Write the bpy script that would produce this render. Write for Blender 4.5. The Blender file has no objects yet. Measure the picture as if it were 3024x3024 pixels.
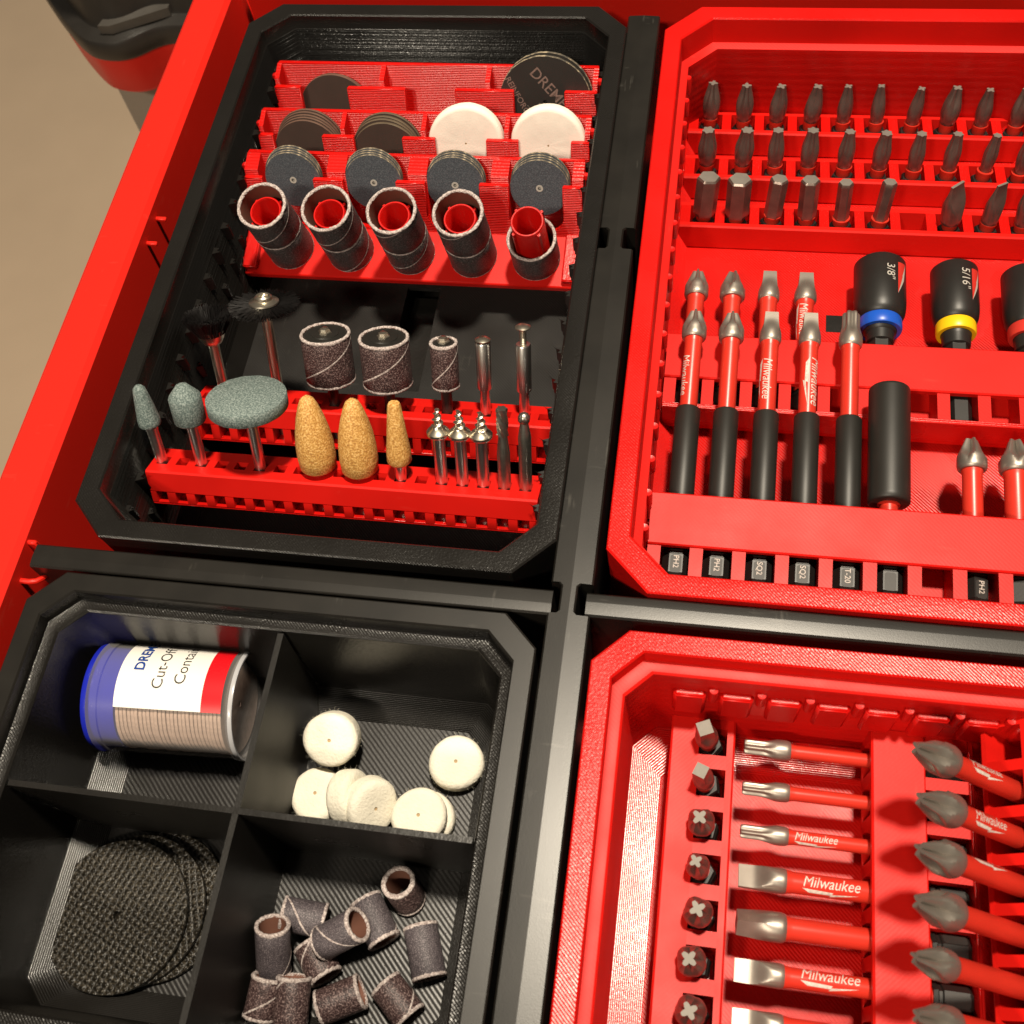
import bpy, bmesh, math, random
from mathutils import Matrix, Vector
R = math.radians
MM = 0.001                      # all figures below are millimetres
random.seed(7)
sc = bpy.context.scene
C = sc.collection

# ------------------------------------------------------------------ camera
cam_d = bpy.data.cameras.new('camera'); cam = bpy.data.objects.new('camera', cam_d); C.objects.link(cam)
cam_d.sensor_width = 36; cam_d.lens = 36 * 3270 / 3024
cam.location = (0.160290, -0.109731, 0.245501)
cam.rotation_euler = (0.4895048, 0.0997845, 0.1412400)
cam_d.clip_start = 0.005; cam_d.clip_end = 20
cam_d.dof.use_dof = True; cam_d.dof.focus_distance = 0.32; cam_d.dof.aperture_fstop = 30.0
sc.camera = cam

# ------------------------------------------------------------------ room light
world = bpy.data.worlds.new('World'); sc.world = world; world.use_nodes = True
bg = world.node_tree.nodes['Background']
bg.inputs[0].default_value = (1.0, 0.86, 0.70, 1); bg.inputs[1].default_value = 0.06

def lamp(name, direction, dist, diam, watts, col):
    d = Vector(direction).normalized()
    L = bpy.data.lights.new(name, 'AREA'); L.shape = 'DISK'; L.size = diam; L.energy = watts; L.color = col
    o = bpy.data.objects.new(name, L); C.objects.link(o)
    o.location = Vector((0.13, 0.06, -0.02)) + d * dist
    o.rotation_euler = d.to_track_quat('Z', 'Y').to_euler()
    return o
WARM = (1.0, 0.88, 0.70)
lamp('ceiling_lamp', (1.0, 1.0, 10.0), 1.6, 0.13, 28.0, WARM)
lamp('ceiling_lamp', (-2.55, -6.3, 7.2), 1.9, 0.17, 8.5, WARM)
lamp('ceiling_lamp', (-1.1, -6.6, 7.5), 1.9, 0.10, 5.5, WARM)

vs = sc.view_settings
vs.view_transform = 'Standard'; vs.look = 'None'; vs.exposure = 0.52; vs.gamma = 1.0; vs.use_curve_mapping = False
sc.render.engine = 'CYCLES'
sc.cycles.max_bounces = 6; sc.cycles.diffuse_bounces = 3; sc.cycles.glossy_bounces = 3; sc.cycles.transmission_bounces = 8; sc.cycles.transparent_max_bounces = 8
sc.cycles.caustics_reflective = False; sc.cycles.caustics_refractive = False
sc.cycles.use_denoising = True; sc.cycles.sample_clamp_indirect = 6.0

# ------------------------------------------------------------------ materials
def newmat(name):
    m = bpy.data.materials.new(name); m.use_nodes = True
    nt = m.node_tree; return m, nt, nt.nodes['Principled BSDF']

def wavenode(nt, vec, pitch_mm, axis='Z', rot=(0, 0, 0), dist=0.6, dscale=1.0):
    mp = nt.nodes.new('ShaderNodeMapping'); mp.inputs['Rotation'].default_value = rot
    nt.links.new(vec, mp.inputs['Vector'])
    w = nt.nodes.new('ShaderNodeTexWave'); w.wave_type = 'BANDS'; w.bands_direction = axis
    w.inputs['Scale'].default_value = 0.31416 / (pitch_mm * MM)
    w.inputs['Distortion'].default_value = dist; w.inputs['Detail'].default_value = 2
    w.inputs['Detail Scale'].default_value = dscale
    nt.links.new(mp.outputs[0], w.inputs['Vector']); return w.outputs['Fac']

def noisenode(nt, vec, size_mm, detail=2, stretch=(1, 1, 1)):
    mp = nt.nodes.new('ShaderNodeMapping'); mp.inputs['Scale'].default_value = stretch
    nt.links.new(vec, mp.inputs['Vector'])
    n = nt.nodes.new('ShaderNodeTexNoise'); n.inputs['Scale'].default_value = 1 / (size_mm * MM)
    n.inputs['Detail'].default_value = detail
    nt.links.new(mp.outputs[0], n.inputs['Vector']); return n.outputs['Fac']

def bump(nt, b, h, dist_mm, strength=1.0, prev=None):
    n = nt.nodes.new('ShaderNodeBump'); n.inputs['Distance'].default_value = dist_mm * MM; n.inputs['Strength'].default_value = strength
    nt.links.new(h, n.inputs['Height'])
    if prev is not None: nt.links.new(prev, n.inputs['Normal'])
    nt.links.new(n.outputs[0], b.inputs['Normal']); return n.outputs[0]

def ramp(nt, fac, stops):
    r = nt.nodes.new('ShaderNodeValToRGB'); nt.links.new(fac, r.inputs[0])
    el = r.color_ramp.elements
    el[0].position, el[0].color = stops[0][0], (*stops[0][1], 1)
    el[1].position, el[1].color = stops[-1][0], (*stops[-1][1], 1)
    for p, c in stops[1:-1]:
        e = el.new(p); e.color = (*c, 1)
    return r.outputs[0]

def printed(name, col, rough=0.3, layer=0.55, lh=0.05, axis='Z', blot=0.035, spec=0.5, rot=(0, 0, 0)):
    """3D-printed plastic: layer lines and small blobs"""
    m, nt, b = newmat(name)
    tc = nt.nodes.new('ShaderNodeTexCoord').outputs['Object']
    n0 = noisenode(nt, tc, 30, 3)
    c = ramp(nt, n0, [(0.3, tuple(x * 0.86 for x in col)), (0.7, tuple(min(1, x * 1.1) for x in col))])
    nt.links.new(c, b.inputs['Base Color'])
    b.inputs['Specular IOR Level'].default_value = spec
    rv = nt.nodes.new('ShaderNodeMapRange'); nt.links.new(noisenode(nt, tc, 16, 3), rv.inputs['Value'])
    rv.inputs['From Min'].default_value = 0.3; rv.inputs['From Max'].default_value = 0.7
    rv.inputs['To Min'].default_value = rough - 0.02; rv.inputs['To Max'].default_value = rough + 0.06
    nt.links.new(rv.outputs[0], b.inputs['Roughness'])
    p = bump(nt, b, wavenode(nt, tc, layer, axis, rot), lh)
    bump(nt, b, noisenode(nt, tc, 0.7, 2), blot, 1.0, p)
    return m

def plain(name, col, rough=0.5, metal=0.0, nsize=None, nb=0.0, spec=0.5, var=0.12, vsize=8):
    m, nt, b = newmat(name)
    tc = nt.nodes.new('ShaderNodeTexCoord').outputs['Object']
    c = ramp(nt, noisenode(nt, tc, vsize, 3), [(0.3, tuple(x * (1 - var) for x in col)), (0.7, tuple(min(1, x * (1 + var)) for x in col))])
    nt.links.new(c, b.inputs['Base Color'])
    b.inputs['Roughness'].default_value = rough; b.inputs['Metallic'].default_value = metal
    b.inputs['Specular IOR Level'].default_value = spec
    if nsize: bump(nt, b, noisenode(nt, tc, nsize, 2), nb)
    return m

def grains(name, lo, mid, hi, size=0.5, rough=0.7, nb=0.15, spec=0.5, big=None):
    m, nt, b = newmat(name)
    tc = nt.nodes.new('ShaderNodeTexCoord').outputs['Object']
    n = noisenode(nt, tc, size, 3)
    c = ramp(nt, n, [(0.36, lo), (0.52, mid), (0.66, hi)])
    nt.links.new(c, b.inputs['Base Color']); b.inputs['Roughness'].default_value = rough
    b.inputs['Specular IOR Level'].default_value = spec
    p = bump(nt, b, n, nb)
    if big: bump(nt, b, noisenode(nt, tc, big, 2), nb, 0.6, p)
    return m

M = {}
M['red'] = printed('red_print', (0.60, 0.0065, 0.0045), 0.30, 0.5, 0.08)
M['red_x'] = printed('red_print_side', (0.60, 0.0065, 0.0045), 0.26, 0.45, 0.03, axis='DIAGONAL', blot=0.06, spec=0.3)
M['red_rack'] = printed('red_rack_print', (0.60, 0.0065, 0.0045), 0.26, 0.6, 0.10, blot=0.05)
M['red_face'] = printed('red_rack_face', (0.63, 0.0095, 0.006), 0.42, 0.6, 0.004, axis='DIAGONAL', blot=0.008, spec=0.2)
M['red_floor'] = printed('red_floor', (0.58, 0.0065, 0.0045), 0.26, 0.55, 0.06, axis='DIAGONAL', blot=0.02, spec=0.3)
M['red_mould'] = plain('red_moulded_plastic', (0.64, 0.014, 0.007), 0.42, 0, 0.4, 0.012, spec=0.3, var=0.05, vsize=40)
M['black'] = printed('black_print', (0.009, 0.008, 0.007), 0.28, 0.5, 0.09)
M['black_x'] = printed('black_print_side', (0.009, 0.008, 0.007), 0.40, 0.5, 0.06, spec=0.3)
M['black_rim'] = printed('black_print_rim', (0.009, 0.008, 0.007), 0.26, 0.42, 0.05, axis='DIAGONAL', blot=0.09)
M['black_wall'] = printed('black_print_wall', (0.007, 0.0063, 0.0056), 0.19, 0.6, 0.0, blot=0.06)
M['red_gloss'] = printed('red_print_glossy', (0.62, 0.0065, 0.0045), 0.17, 0.5, 0.05, axis='X', blot=0.12)
M['red_post'] = printed('red_print_posts', (0.62, 0.0065, 0.0045), 0.24, 0.6, 0.17, blot=0.07)
M['floor_fine'] = printed('black_print_base', (0.014, 0.0128, 0.012), 0.34, 0.5, 0.035, axis='DIAGONAL', blot=0.02)
M['disc_dark'] = plain('dark_brown_disc_face', (0.040, 0.022, 0.016), 0.7, 0, 0.35, 0.04)
M['red_wall'] = printed('red_print_wall', (0.56, 0.0065, 0.0045), 0.30, 0.6, 0.03, blot=0.03)
M['black_step'] = printed('black_print_steps', (0.008, 0.007, 0.006), 0.21, 0.5, 0.0, blot=0.03)
M['red_step'] = printed('red_print_steps', (0.60, 0.0065, 0.0045), 0.21, 0.5, 0.0, blot=0.03)
M['black_floor'] = printed('black_print_floor', (0.012, 0.0108, 0.010), 0.36, 0.80, 0.05, axis='DIAGONAL', blot=0.02)
M['black_mould'] = plain('black_moulded_plastic', (0.011, 0.0098, 0.0083), 0.33, 0, 0.25, 0.012, spec=0.4, var=0.25, vsize=12)
def scuffs(m, amount, col=(0.09, 0.085, 0.075)):
    nt = m.node_tree; b = nt.nodes['Principled BSDF']; tc = nt.nodes.new('ShaderNodeTexCoord').outputs['Object']
    src = b.inputs['Base Color'].links[0].from_socket
    n1 = noisenode(nt, tc, 1.6, 3, (0.12, 1.0, 1.0)); n2 = noisenode(nt, tc, 1.3, 3, (1.0, 0.10, 1.0)); n3 = noisenode(nt, tc, 9, 2)
    mx = nt.nodes.new('ShaderNodeMath'); mx.operation = 'MAXIMUM'; nt.links.new(n1, mx.inputs[0]); nt.links.new(n2, mx.inputs[1])
    m2 = nt.nodes.new('ShaderNodeMath'); m2.operation = 'MULTIPLY'; nt.links.new(mx.outputs[0], m2.inputs[0]); nt.links.new(n3, m2.inputs[1])
    mr = nt.nodes.new('ShaderNodeMapRange'); mr.inputs['From Min'].default_value = 0.40; mr.inputs['From Max'].default_value = 0.50; mr.inputs['To Max'].default_value = amount
    nt.links.new(m2.outputs[0], mr.inputs['Value'])
    mix = nt.nodes.new('ShaderNodeMix'); mix.data_type = 'RGBA'; nt.links.new(mr.outputs[0], mix.inputs[0]); nt.links.new(src, mix.inputs[6]); mix.inputs[7].default_value = (*col, 1)
    nt.links.new(mix.outputs[2], b.inputs['Base Color'])
scuffs(M['black_mould'], 0.35); scuffs(M['red_mould'], 0.10, (0.7, 0.12, 0.08)); scuffs(M['black_floor'], 0.25); scuffs(M['floor_fine'], 0.2)
scuffs(M['red_face'], 0.10, (0.75, 0.10, 0.07)); scuffs(M['red_floor'], 0.10, (0.75, 0.10, 0.07))
M['rubber'] = plain('black_rubber_sleeve', (0.014, 0.013, 0.011), 0.46, 0, 0.3, 0.01)
M['oxide'] = plain('black_oxide_steel', (0.014, 0.013, 0.012), 0.42, 0.0, 0.6, 0.008, spec=0.45)
M['oxide_face'] = plain('black_oxide_face', (0.030, 0.028, 0.026), 0.5, 0.0, 0.6, 0.008, spec=0.4)
M['bit_dark'] = plain('dark_bit_steel', (0.19, 0.145, 0.125), 0.33, 0.7, 0.5, 0.010, var=0.2, vsize=4)
M['bit_grey'] = plain('grey_bit_steel', (0.34, 0.30, 0.26), 0.42, 0.8, 0.4, 0.010, var=0.12, vsize=4)
M['bit_lite'] = plain('bare_tip_steel_sheen', (0.22, 0.205, 0.18), 0.62, 0.45, 0.5, 0.010, var=0.1, vsize=3)  # bare worn tip faces; their reflected light is also painted in as paler colour
M['bit_red'] = plain('red_bit_paint', (0.55, 0.030, 0.016), 0.33, 0, 0.5, 0.006, var=0.06)
M['white_ink'] = plain('white_ink', (0.55, 0.50, 0.45), 0.6, var=0.25, vsize=0.7)
M['lettering_brown'] = plain('brown_disc_print', (0.20, 0.13, 0.11), 0.6, var=0.2, vsize=1)
M['grey_ink'] = plain('grey_ink', (0.42, 0.39, 0.35), 0.5, var=0.1)
M['chrome'] = plain('bright_steel', (0.80, 0.78, 0.74), 0.30, 1.0, var=0.05)
M['nickel'] = plain('nickel_steel', (0.80, 0.73, 0.60), 0.30, 1.0, var=0.05)
M['steel'] = plain('dull_steel', (0.50, 0.47, 0.41), 0.36, 1.0, 0.4, 0.02, var=0.15, vsize=2)
M['dark_steel'] = plain('dark_shaft_steel', (0.055, 0.045, 0.040), 0.35, 0.6)
M['green_stone'] = grains('green_silicon_stone', (0.075, 0.105, 0.10), (0.145, 0.19, 0.18), (0.27, 0.315, 0.30), 0.45, 0.75, 0.12, big=2.2)
M['orange_stone'] = grains('orange_oxide_stone', (0.42, 0.19, 0.045), (0.62, 0.33, 0.085), (0.80, 0.50, 0.19), 0.5, 0.6, 0.14, big=2.2)
M['grit'] = grains('dark_abrasive_grit', (0.020, 0.018, 0.018), (0.055, 0.048, 0.048), (0.17, 0.15, 0.15), 0.36, 0.5, 0.13)
M['grit_brown'] = grains('brown_abrasive_grit', (0.024, 0.013, 0.013), (0.066, 0.038, 0.038), (0.24, 0.17, 0.16), 0.40, 0.45, 0.17)
M['grit_plum'] = grains('plum_abrasive_cloth', (0.036, 0.029, 0.034), (0.080, 0.066, 0.074), (0.19, 0.16, 0.17), 0.30, 0.6, 0.07)
M['fuzz'] = grains('pale_cloth_edge', (0.25, 0.20, 0.19), (0.46, 0.39, 0.37), (0.62, 0.55, 0.52), 0.5, 0.95, 0.15, 0.2)
M['paper_brown'] = plain('brown_backing_cloth', (0.17, 0.070, 0.045), 0.75, 0, 0.5, 0.03)
M['felt'] = plain('white_felt', (0.88, 0.83, 0.70), 0.95, 0, 0.8, 0.22, spec=0.1, var=0.05, vsize=5)
M['felt_pink'] = plain('white_felt_wheel', (0.88, 0.79, 0.70), 0.95, 0, 0.4, 0.05, spec=0.1, var=0.04, vsize=5)
M['felt_hole'] = plain('felt_core_hole', (0.50, 0.36, 0.20), 0.95)
M['disc_brown'] = plain('brown_cutting_disc', (0.115, 0.060, 0.040), 0.72, 0, 0.35, 0.04, var=0.15, vsize=3)
M['disc_olive'] = plain('olive_cutting_disc', (0.105, 0.075, 0.045), 0.72, 0, 0.35, 0.04, var=0.15, vsize=3)
M['disc_tan'] = plain('tan_cutting_disc', (0.52, 0.37, 0.28), 0.7, 0, 0.35, 0.04, var=0.2, vsize=2)
M['disc_face'] = grains('grey_sanding_paper', (0.040, 0.047, 0.058), (0.062, 0.071, 0.086), (0.11, 0.12, 0.135), 0.35, 0.6, 0.04)
M['disc_edge'] = grains('sanding_paper_edge', (0.04, 0.038, 0.036), (0.16, 0.13, 0.09), (0.42, 0.34, 0.23), 1.6, 0.8, 0.05)
M['disc_black'] = plain('black_reinforced_disc', (0.020, 0.017, 0.015), 0.55, 0, 0.5, 0.03)
M['cut_wheel'] = grains('black_fibre_wheel', (0.007, 0.0058, 0.004), (0.017, 0.014, 0.010), (0.060, 0.050, 0.036), 0.55, 0.40, 0.20)
M['bristle'] = plain('black_bristle', (0.008, 0.007, 0.007), 0.5, spec=0.3)
M['blue_ring'] = plain('blue_ring_plastic', (0.010, 0.085, 0.50), 0.35, var=0.04)
M['yellow_ring'] = plain('yellow_ring_plastic', (0.85, 0.52, 0.008), 0.35, var=0.04)
M['redring'] = plain('red_ring_plastic', (0.55, 0.035, 0.025), 0.35, var=0.04)
M['blue_lid'] = plain('blue_lid_plastic', (0.010, 0.018, 0.36), 0.3, var=0.05)
M['label_white'] = plain('white_label_paper', (0.82, 0.79, 0.74), 0.4, var=0.02)
M['label_red'] = plain('red_label_stripe', (0.66, 0.006, 0.012), 0.35, var=0.02)
M['label_blue'] = plain('blue_label_ink', (0.012, 0.05, 0.25), 0.45)
M['label_ink'] = plain('black_label_ink', (0.02, 0.02, 0.02), 0.5)
M['wall'] = plain('beige_floor', (0.40, 0.305, 0.215), 0.8, 0, 3.0, 0.08, var=0.04, vsize=90)
M['grey_post'] = plain('grey_painted_post', (0.26, 0.23, 0.19), 0.5, var=0.05, vsize=40)
M['case_grey'] = plain('grey_case_plastic', (0.055, 0.05, 0.044), 0.42, 0, 0.8, 0.04)
M['case_black'] = plain('black_case_plastic', (0.016, 0.014, 0.012), 0.40, 0, 0.8, 0.04)
m, nt, b = newmat('clear_plastic'); M['clear'] = m
b.inputs['Base Color'].default_value = (0.55, 0.53, 0.52, 1); b.inputs['Roughness'].default_value = 0.12
tr = nt.nodes.new('ShaderNodeBsdfTransparent'); tr.inputs[0].default_value = (0.94, 0.94, 0.96, 1)
lw = nt.nodes.new('ShaderNodeLayerWeight'); lw.inputs[0].default_value = 0.35
mr_ = nt.nodes.new('ShaderNodeMapRange'); mr_.inputs['To Min'].default_value = 0.10; mr_.inputs['To Max'].default_value = 0.42
nt.links.new(lw.outputs['Facing'], mr_.inputs['Value'])
ms = nt.nodes.new('ShaderNodeMixShader'); nt.links.new(mr_.outputs[0], ms.inputs[0]); nt.links.new(tr.outputs[0], ms.inputs[1]); nt.links.new(b.outputs[0], ms.inputs[2])
nt.links.new(ms.outputs[0], nt.nodes['Material Output'].inputs['Surface'])

M['clear_lip'] = plain('clear_plastic_edge', (0.42, 0.42, 0.44), 0.2, var=0.03)
# woven relief for the fibre wheels
m = M['cut_wheel']; nt = m.node_tree; b = nt.nodes['Principled BSDF']
tc = nt.nodes.new('ShaderNodeTexCoord').outputs['Object']
w1 = wavenode(nt, tc, 1.7, 'X', (0, 0, R(20)), 1.5); w2 = wavenode(nt, tc, 1.7, 'Y', (0, 0, R(20)), 1.5)
mx = nt.nodes.new('ShaderNodeMath'); mx.operation = 'MULTIPLY'; nt.links.new(w1, mx.inputs[0]); nt.links.new(w2, mx.inputs[1])
bump(nt, b, mx.outputs[0], 0.45, 1.0, b.inputs['Normal'].links[0].from_socket)

# ------------------------------------------------------------------ mesh builder
class MB:
    def __init__(s): s.v = []; s.f = []; s.mi = []
    def add(s, vs, fs, mi=0):
        o = len(s.v); s.v += [tuple(p) for p in vs]; s.f += [tuple(i + o for i in f) for f in fs]; s.mi += [mi] * len(fs); return s
    def box(s, x0, x1, y0, y1, z0, z1, c=0.0, mi=0):
        c = min(c, (x1 - x0) * .45, (y1 - y0) * .45, (z1 - z0) * .45)
        if c <= 0:
            vs = [(x, y, z) for z in (z0, z1) for y in (y0, y1) for x in (x0, x1)]
            return s.add(vs, [(0, 2, 3, 1), (4, 5, 7, 6), (0, 1, 5, 4), (2, 6, 7, 3), (0, 4, 6, 2), (1, 3, 7, 5)], mi)
        vs = []; ix = {}
        for i, x in enumerate((x0, x1)):
            for j, y in enumerate((y0, y1)):
                for k, z in enumerate((z0, z1)):
                    dx, dy, dz = (c, -c)[i], (c, -c)[j], (c, -c)[k]
                    ix[i, j, k, 0] = len(vs); vs.append((x, y + dy, z + dz))
                    ix[i, j, k, 1] = len(vs); vs.append((x + dx, y, z + dz))
                    ix[i, j, k, 2] = len(vs); vs.append((x + dx, y + dy, z))
        fs = []
        for i in (0, 1):
            fs.append([ix[i, j, k, 0] for j, k in ((0, 0), (1, 0), (1, 1), (0, 1))])
            fs.append([ix[j, i, k, 1] for j, k in ((0, 0), (1, 0), (1, 1), (0, 1))])
            fs.append([ix[j, k, i, 2] for j, k in ((0, 0), (1, 0), (1, 1), (0, 1))])
        for i in (0, 1):
            for j in (0, 1):
                fs.append([ix[i, j, 0, 0], ix[i, j, 1, 0], ix[i, j, 1, 1], ix[i, j, 0, 1]])
                fs.append([ix[i, 0, j, 0], ix[i, 1, j, 0], ix[i, 1, j, 2], ix[i, 0, j, 2]])
                fs.append([ix[0, i, j, 1], ix[1, i, j, 1], ix[1, i, j, 2], ix[0, i, j, 2]])
                for k in (0, 1): fs.append([ix[i, j, k, 0], ix[i, j, k, 1], ix[i, j, k, 2]])
        return s.add(vs, fs, mi)
    def loft(s, rings, cap0=True, cap1=True, mi=0, mi1=None, close=True):
        n = len(rings[0]); vs = [p for r in rings for p in r]; fs = []
        m = n if close else n - 1
        for a in range(len(rings) - 1):
            for i in range(m):
                j = (i + 1) % n; fs.append((a * n + i, a * n + j, (a + 1) * n + j, (a + 1) * n + i))
        s.add(vs, fs, mi); o = len(s.v) - len(vs)
        if cap0: s.f.append(tuple(o + i for i in reversed(range(n)))); s.mi.append(mi)
        if cap1: s.f.append(tuple(o + (len(rings) - 1) * n + i for i in range(n))); s.mi.append(mi if mi1 is None else mi1)
        return s
    def lathe(s, prof, n=32, mi=0, cap0=False, cap1=False, jit=0.0, mi1=None):
        rings = []
        for r, z in prof:
            rings.append([((r + random.uniform(-jit, jit)) * math.cos(2 * math.pi * i / n), (r + random.uniform(-jit, jit)) * math.sin(2 * math.pi * i / n), z + random.uniform(-jit, jit)) for i in range(n)])
        return s.loft(rings, cap0, cap1, mi, mi1)
    def prism(s, poly, z0, z1, mi=0, axis='z'):
        f = {'z': lambda a, b, c: (a, b, c), 'x': lambda a, b, c: (c, a, b), 'y': lambda a, b, c: (a, c, b)}[axis]
        return s.loft([[f(a, b, z0) for a, b in poly], [f(a, b, z1) for a, b in poly]], mi=mi)
    def tube(s, pts, rad, n=8, mi=0):
        rings = []
        for i, p in enumerate(pts):
            p = Vector(p); d = (Vector(pts[min(i + 1, len(pts) - 1)]) - Vector(pts[max(i - 1, 0)])).normalized()
            q = d.to_track_quat('Z', 'Y').to_matrix(); r = rad[i] if isinstance(rad, (list, tuple)) else rad
            rings.append([tuple(p + q @ Vector((r * math.cos(2 * math.pi * k / n), r * math.sin(2 * math.pi * k / n), 0))) for k in range(n)])
        return s.loft(rings, mi=mi)
    def tf(s, mat):
        s.v = [tuple(mat @ Vector(p)) for p in s.v]; return s
    def mesh(s, name, mats, sharp=38):
        me = bpy.data.meshes.new(name)
        bm = bmesh.new()
        vv = [bm.verts.new((a * MM, b * MM, c * MM)) for a, b, c in s.v]
        for f, k in zip(s.f, s.mi):
            try: fc = bm.faces.new([vv[i] for i in f]); fc.material_index = k; fc.smooth = True
            except ValueError: pass
        bmesh.ops.recalc_face_normals(bm, faces=bm.faces)
        bm.to_mesh(me); bm.free()
        for mt in (mats if isinstance(mats, (list, tuple)) else [mats]): me.materials.append(M[mt] if isinstance(mt, str) else mt)
        me.set_sharp_from_angle(angle=R(sharp))
        return me
    def build(s, name, mats, parent=None, sharp=38): return obj(name, s.mesh(name, mats, sharp), parent)

def tmat(m):                                   # a millimetre matrix as a metre matrix
    m = m.copy(); m.translation = m.translation * MM; return m

def obj(name, me, parent=None, mat=None):
    o = bpy.data.objects.new(name, me); C.objects.link(o)
    if parent is not None: o.parent = parent
    if mat is not None: o.matrix_local = tmat(mat)
    return o

def tag(o, label, cat, group=None):
    o['label'] = label; o['category'] = cat
    if group: o['group'] = group
    return o

def thing(name, label, cat, mat=None, group=None):
    o = bpy.data.objects.new(name, None); C.objects.link(o); o.empty_display_size = 0.003
    if mat is not None: o.matrix_world = tmat(mat)
    return tag(o, label, cat, group)

ORD = ['first', 'second', 'third', 'fourth', 'fifth', 'sixth', 'seventh', 'eighth', 'ninth', 'tenth', 'eleventh', 'twelfth']
T = Matrix.Translation
def RX(a): return Matrix.Rotation(R(a), 4, 'X')
def RY(a): return Matrix.Rotation(R(a), 4, 'Y')
def RZ(a): return Matrix.Rotation(R(a), 4, 'Z')
def rackx(x, y, z, t): return T((x, y, z)) @ RX(-t)                       # rack along X, leaning back by t
def racky(x, y, z, t):                                                    # rack along Y, leaning to -X by t
    a = R(t); m = Matrix(((0, -math.cos(a), -math.sin(a), x), (1, 0, 0, y), (0, -math.sin(a), math.cos(a), z), (0, 0, 0, 1)))
    return m

# flat lettering turned into mesh and, where needed, bent round a shaft
_tc = {}
def text2d(s, size, shear=0.0, bold=0.0):
    key = (s, size, shear, bold)
    if key not in _tc:
        cu = bpy.data.curves.new('lettering', 'FONT'); cu.body = s; cu.size = size; cu.shear = shear; cu.offset = bold; cu.resolution_u = 3
        cu.align_x = 'CENTER'; cu.align_y = 'CENTER'
        o = bpy.data.objects.new('lettering', cu); C.objects.link(o)
        dg = bpy.context.evaluated_depsgraph_get(); me = bpy.data.meshes.new_from_object(o.evaluated_get(dg))
        _tc[key] = ([(v.co.x, v.co.y) for v in me.vertices], [tuple(p.vertices) for p in me.polygons])
        bpy.data.objects.remove(o); bpy.data.curves.remove(cu); bpy.data.meshes.remove(me)
    return _tc[key]

def bent_mesh(name, parts, rfun, mat, phi=0.0, cuts=6):
    """2D pieces (u along Z, v across) wrapped on radius rfun about Z"""
    bm = bmesh.new()
    for vs, fs in parts:
        vv = [bm.verts.new((u, v, 0)) for u, v in vs]
        for f in fs:
            try: bm.faces.new([vv[i] for i in f])
            except ValueError: pass
    bmesh.ops.triangulate(bm, faces=bm.faces[:])
    if cuts:
        lo = min(v.co.y for v in bm.verts); hi = max(v.co.y for v in bm.verts)
        for i in range(1, cuts):
            y = lo + (hi - lo) * i / cuts
            bmesh.ops.bisect_plane(bm, geom=bm.verts[:] + bm.edges[:] + bm.faces[:], plane_co=(0, y, 0), plane_no=(0, 1, 0), dist=1e-6)
    for v in bm.verts:
        u, w = v.co.x, v.co.y; r = rfun(u); a = R(phi) - w / r
        v.co = (r * math.cos(a) * MM, r * math.sin(a) * MM, u * MM)
    me = bpy.data.meshes.new(name); bm.to_mesh(me); bm.free(); me.materials.append(M[mat]); return me

def shift(p, du, dv, flip=1):
    return ([(flip * u + du, flip * v + dv) for u, v in p[0]], p[1])

def logo(length, flip=1):
    """slanted script word over a lightning bolt"""
    h = length * 0.25
    t = text2d('Milwaukee', h, 0.30, 0.0)
    w = max(u for u, v in t[0]) - min(u for u, v in t[0]); k = length / w
    t = ([(u * k, v * 1.15 + h * 0.18) for u, v in t[0]], t[1])
    L = length * 0.5
    b1 = [(-L, -h * 0.30), (L * 0.10, -h * 0.42), (L * 0.05, -h * 0.58), (L, -h * 0.42), (-L * 0.02, -h * 0.82), (L * 0.02, -h * 0.66), (-L * 0.75, -h * 0.62)]
    bolt = (b1, [(0, 1, 5, 6), (1, 2, 4, 5), (2, 3, 4)])
    return [shift(t, 0, 0, flip), shift(bolt, 0, 0, flip)]

# ------------------------------------------------------------------ setting: drawer, wall
def octo(x0, x1, y0, y1, c, d, z, k=0.25):
    x0, x1, y0, y1 = x0 + d, x1 - d, y0 + d, y1 - d; c = max(1.5, c - k * d)
    return [(x0 + c, y0, z), (x1 - c, y0, z), (x1, y0 + c, z), (x1, y1 - c, z), (x1 - c, y1, z), (x0 + c, y1, z), (x0, y1 - c, z), (x0, y0 + c, z)]

w = MB().box(-2500, 2500, -2500, 2500, -520, -500).build('floor', 'wall'); w['kind'] = 'structure'

dr = thing('drawer', 'red moulded plastic drawer holding the four bins', 'drawer')
MB().prism([(-24, -70), (-24, -1.2), (-22.5, 0), (-11.5, 0), (-10, -1.4), (-8.2, -70)], -190, 232, axis='y').build('side_wall', 'red_mould', dr)
MB().box(-8, 330, 216, 229, -70, -1.5, 1.2).build('back_wall', 'red_mould', dr)
MB().box(-8, 330, -190, 215.8, -70, -63).build('base_panel', 'red_mould', dr)
for y in (103.0, 113.0):
    MB().box(-10.4, -6.6, y - 0.7, y + 0.7, -6.0, -4.8, 0.3).build('wall_tab', 'red_mould', dr)
hk = MB(); hk.tube([(-11, -11.9, -5.4), (-7.8, -11.8, -5.8), (-6.4, -11.3, -6.4), (-5.6, -10.2, -7.2), (-5.3, -9.0, -8.0)], 0.75, 8)
hk.build('divider_clip', 'red_mould', dr)
MB().box(-10.5, -7.6, -2.6, -1.2, -8, -2.2, 0.4).build('divider_clip', 'red_mould', dr)

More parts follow.
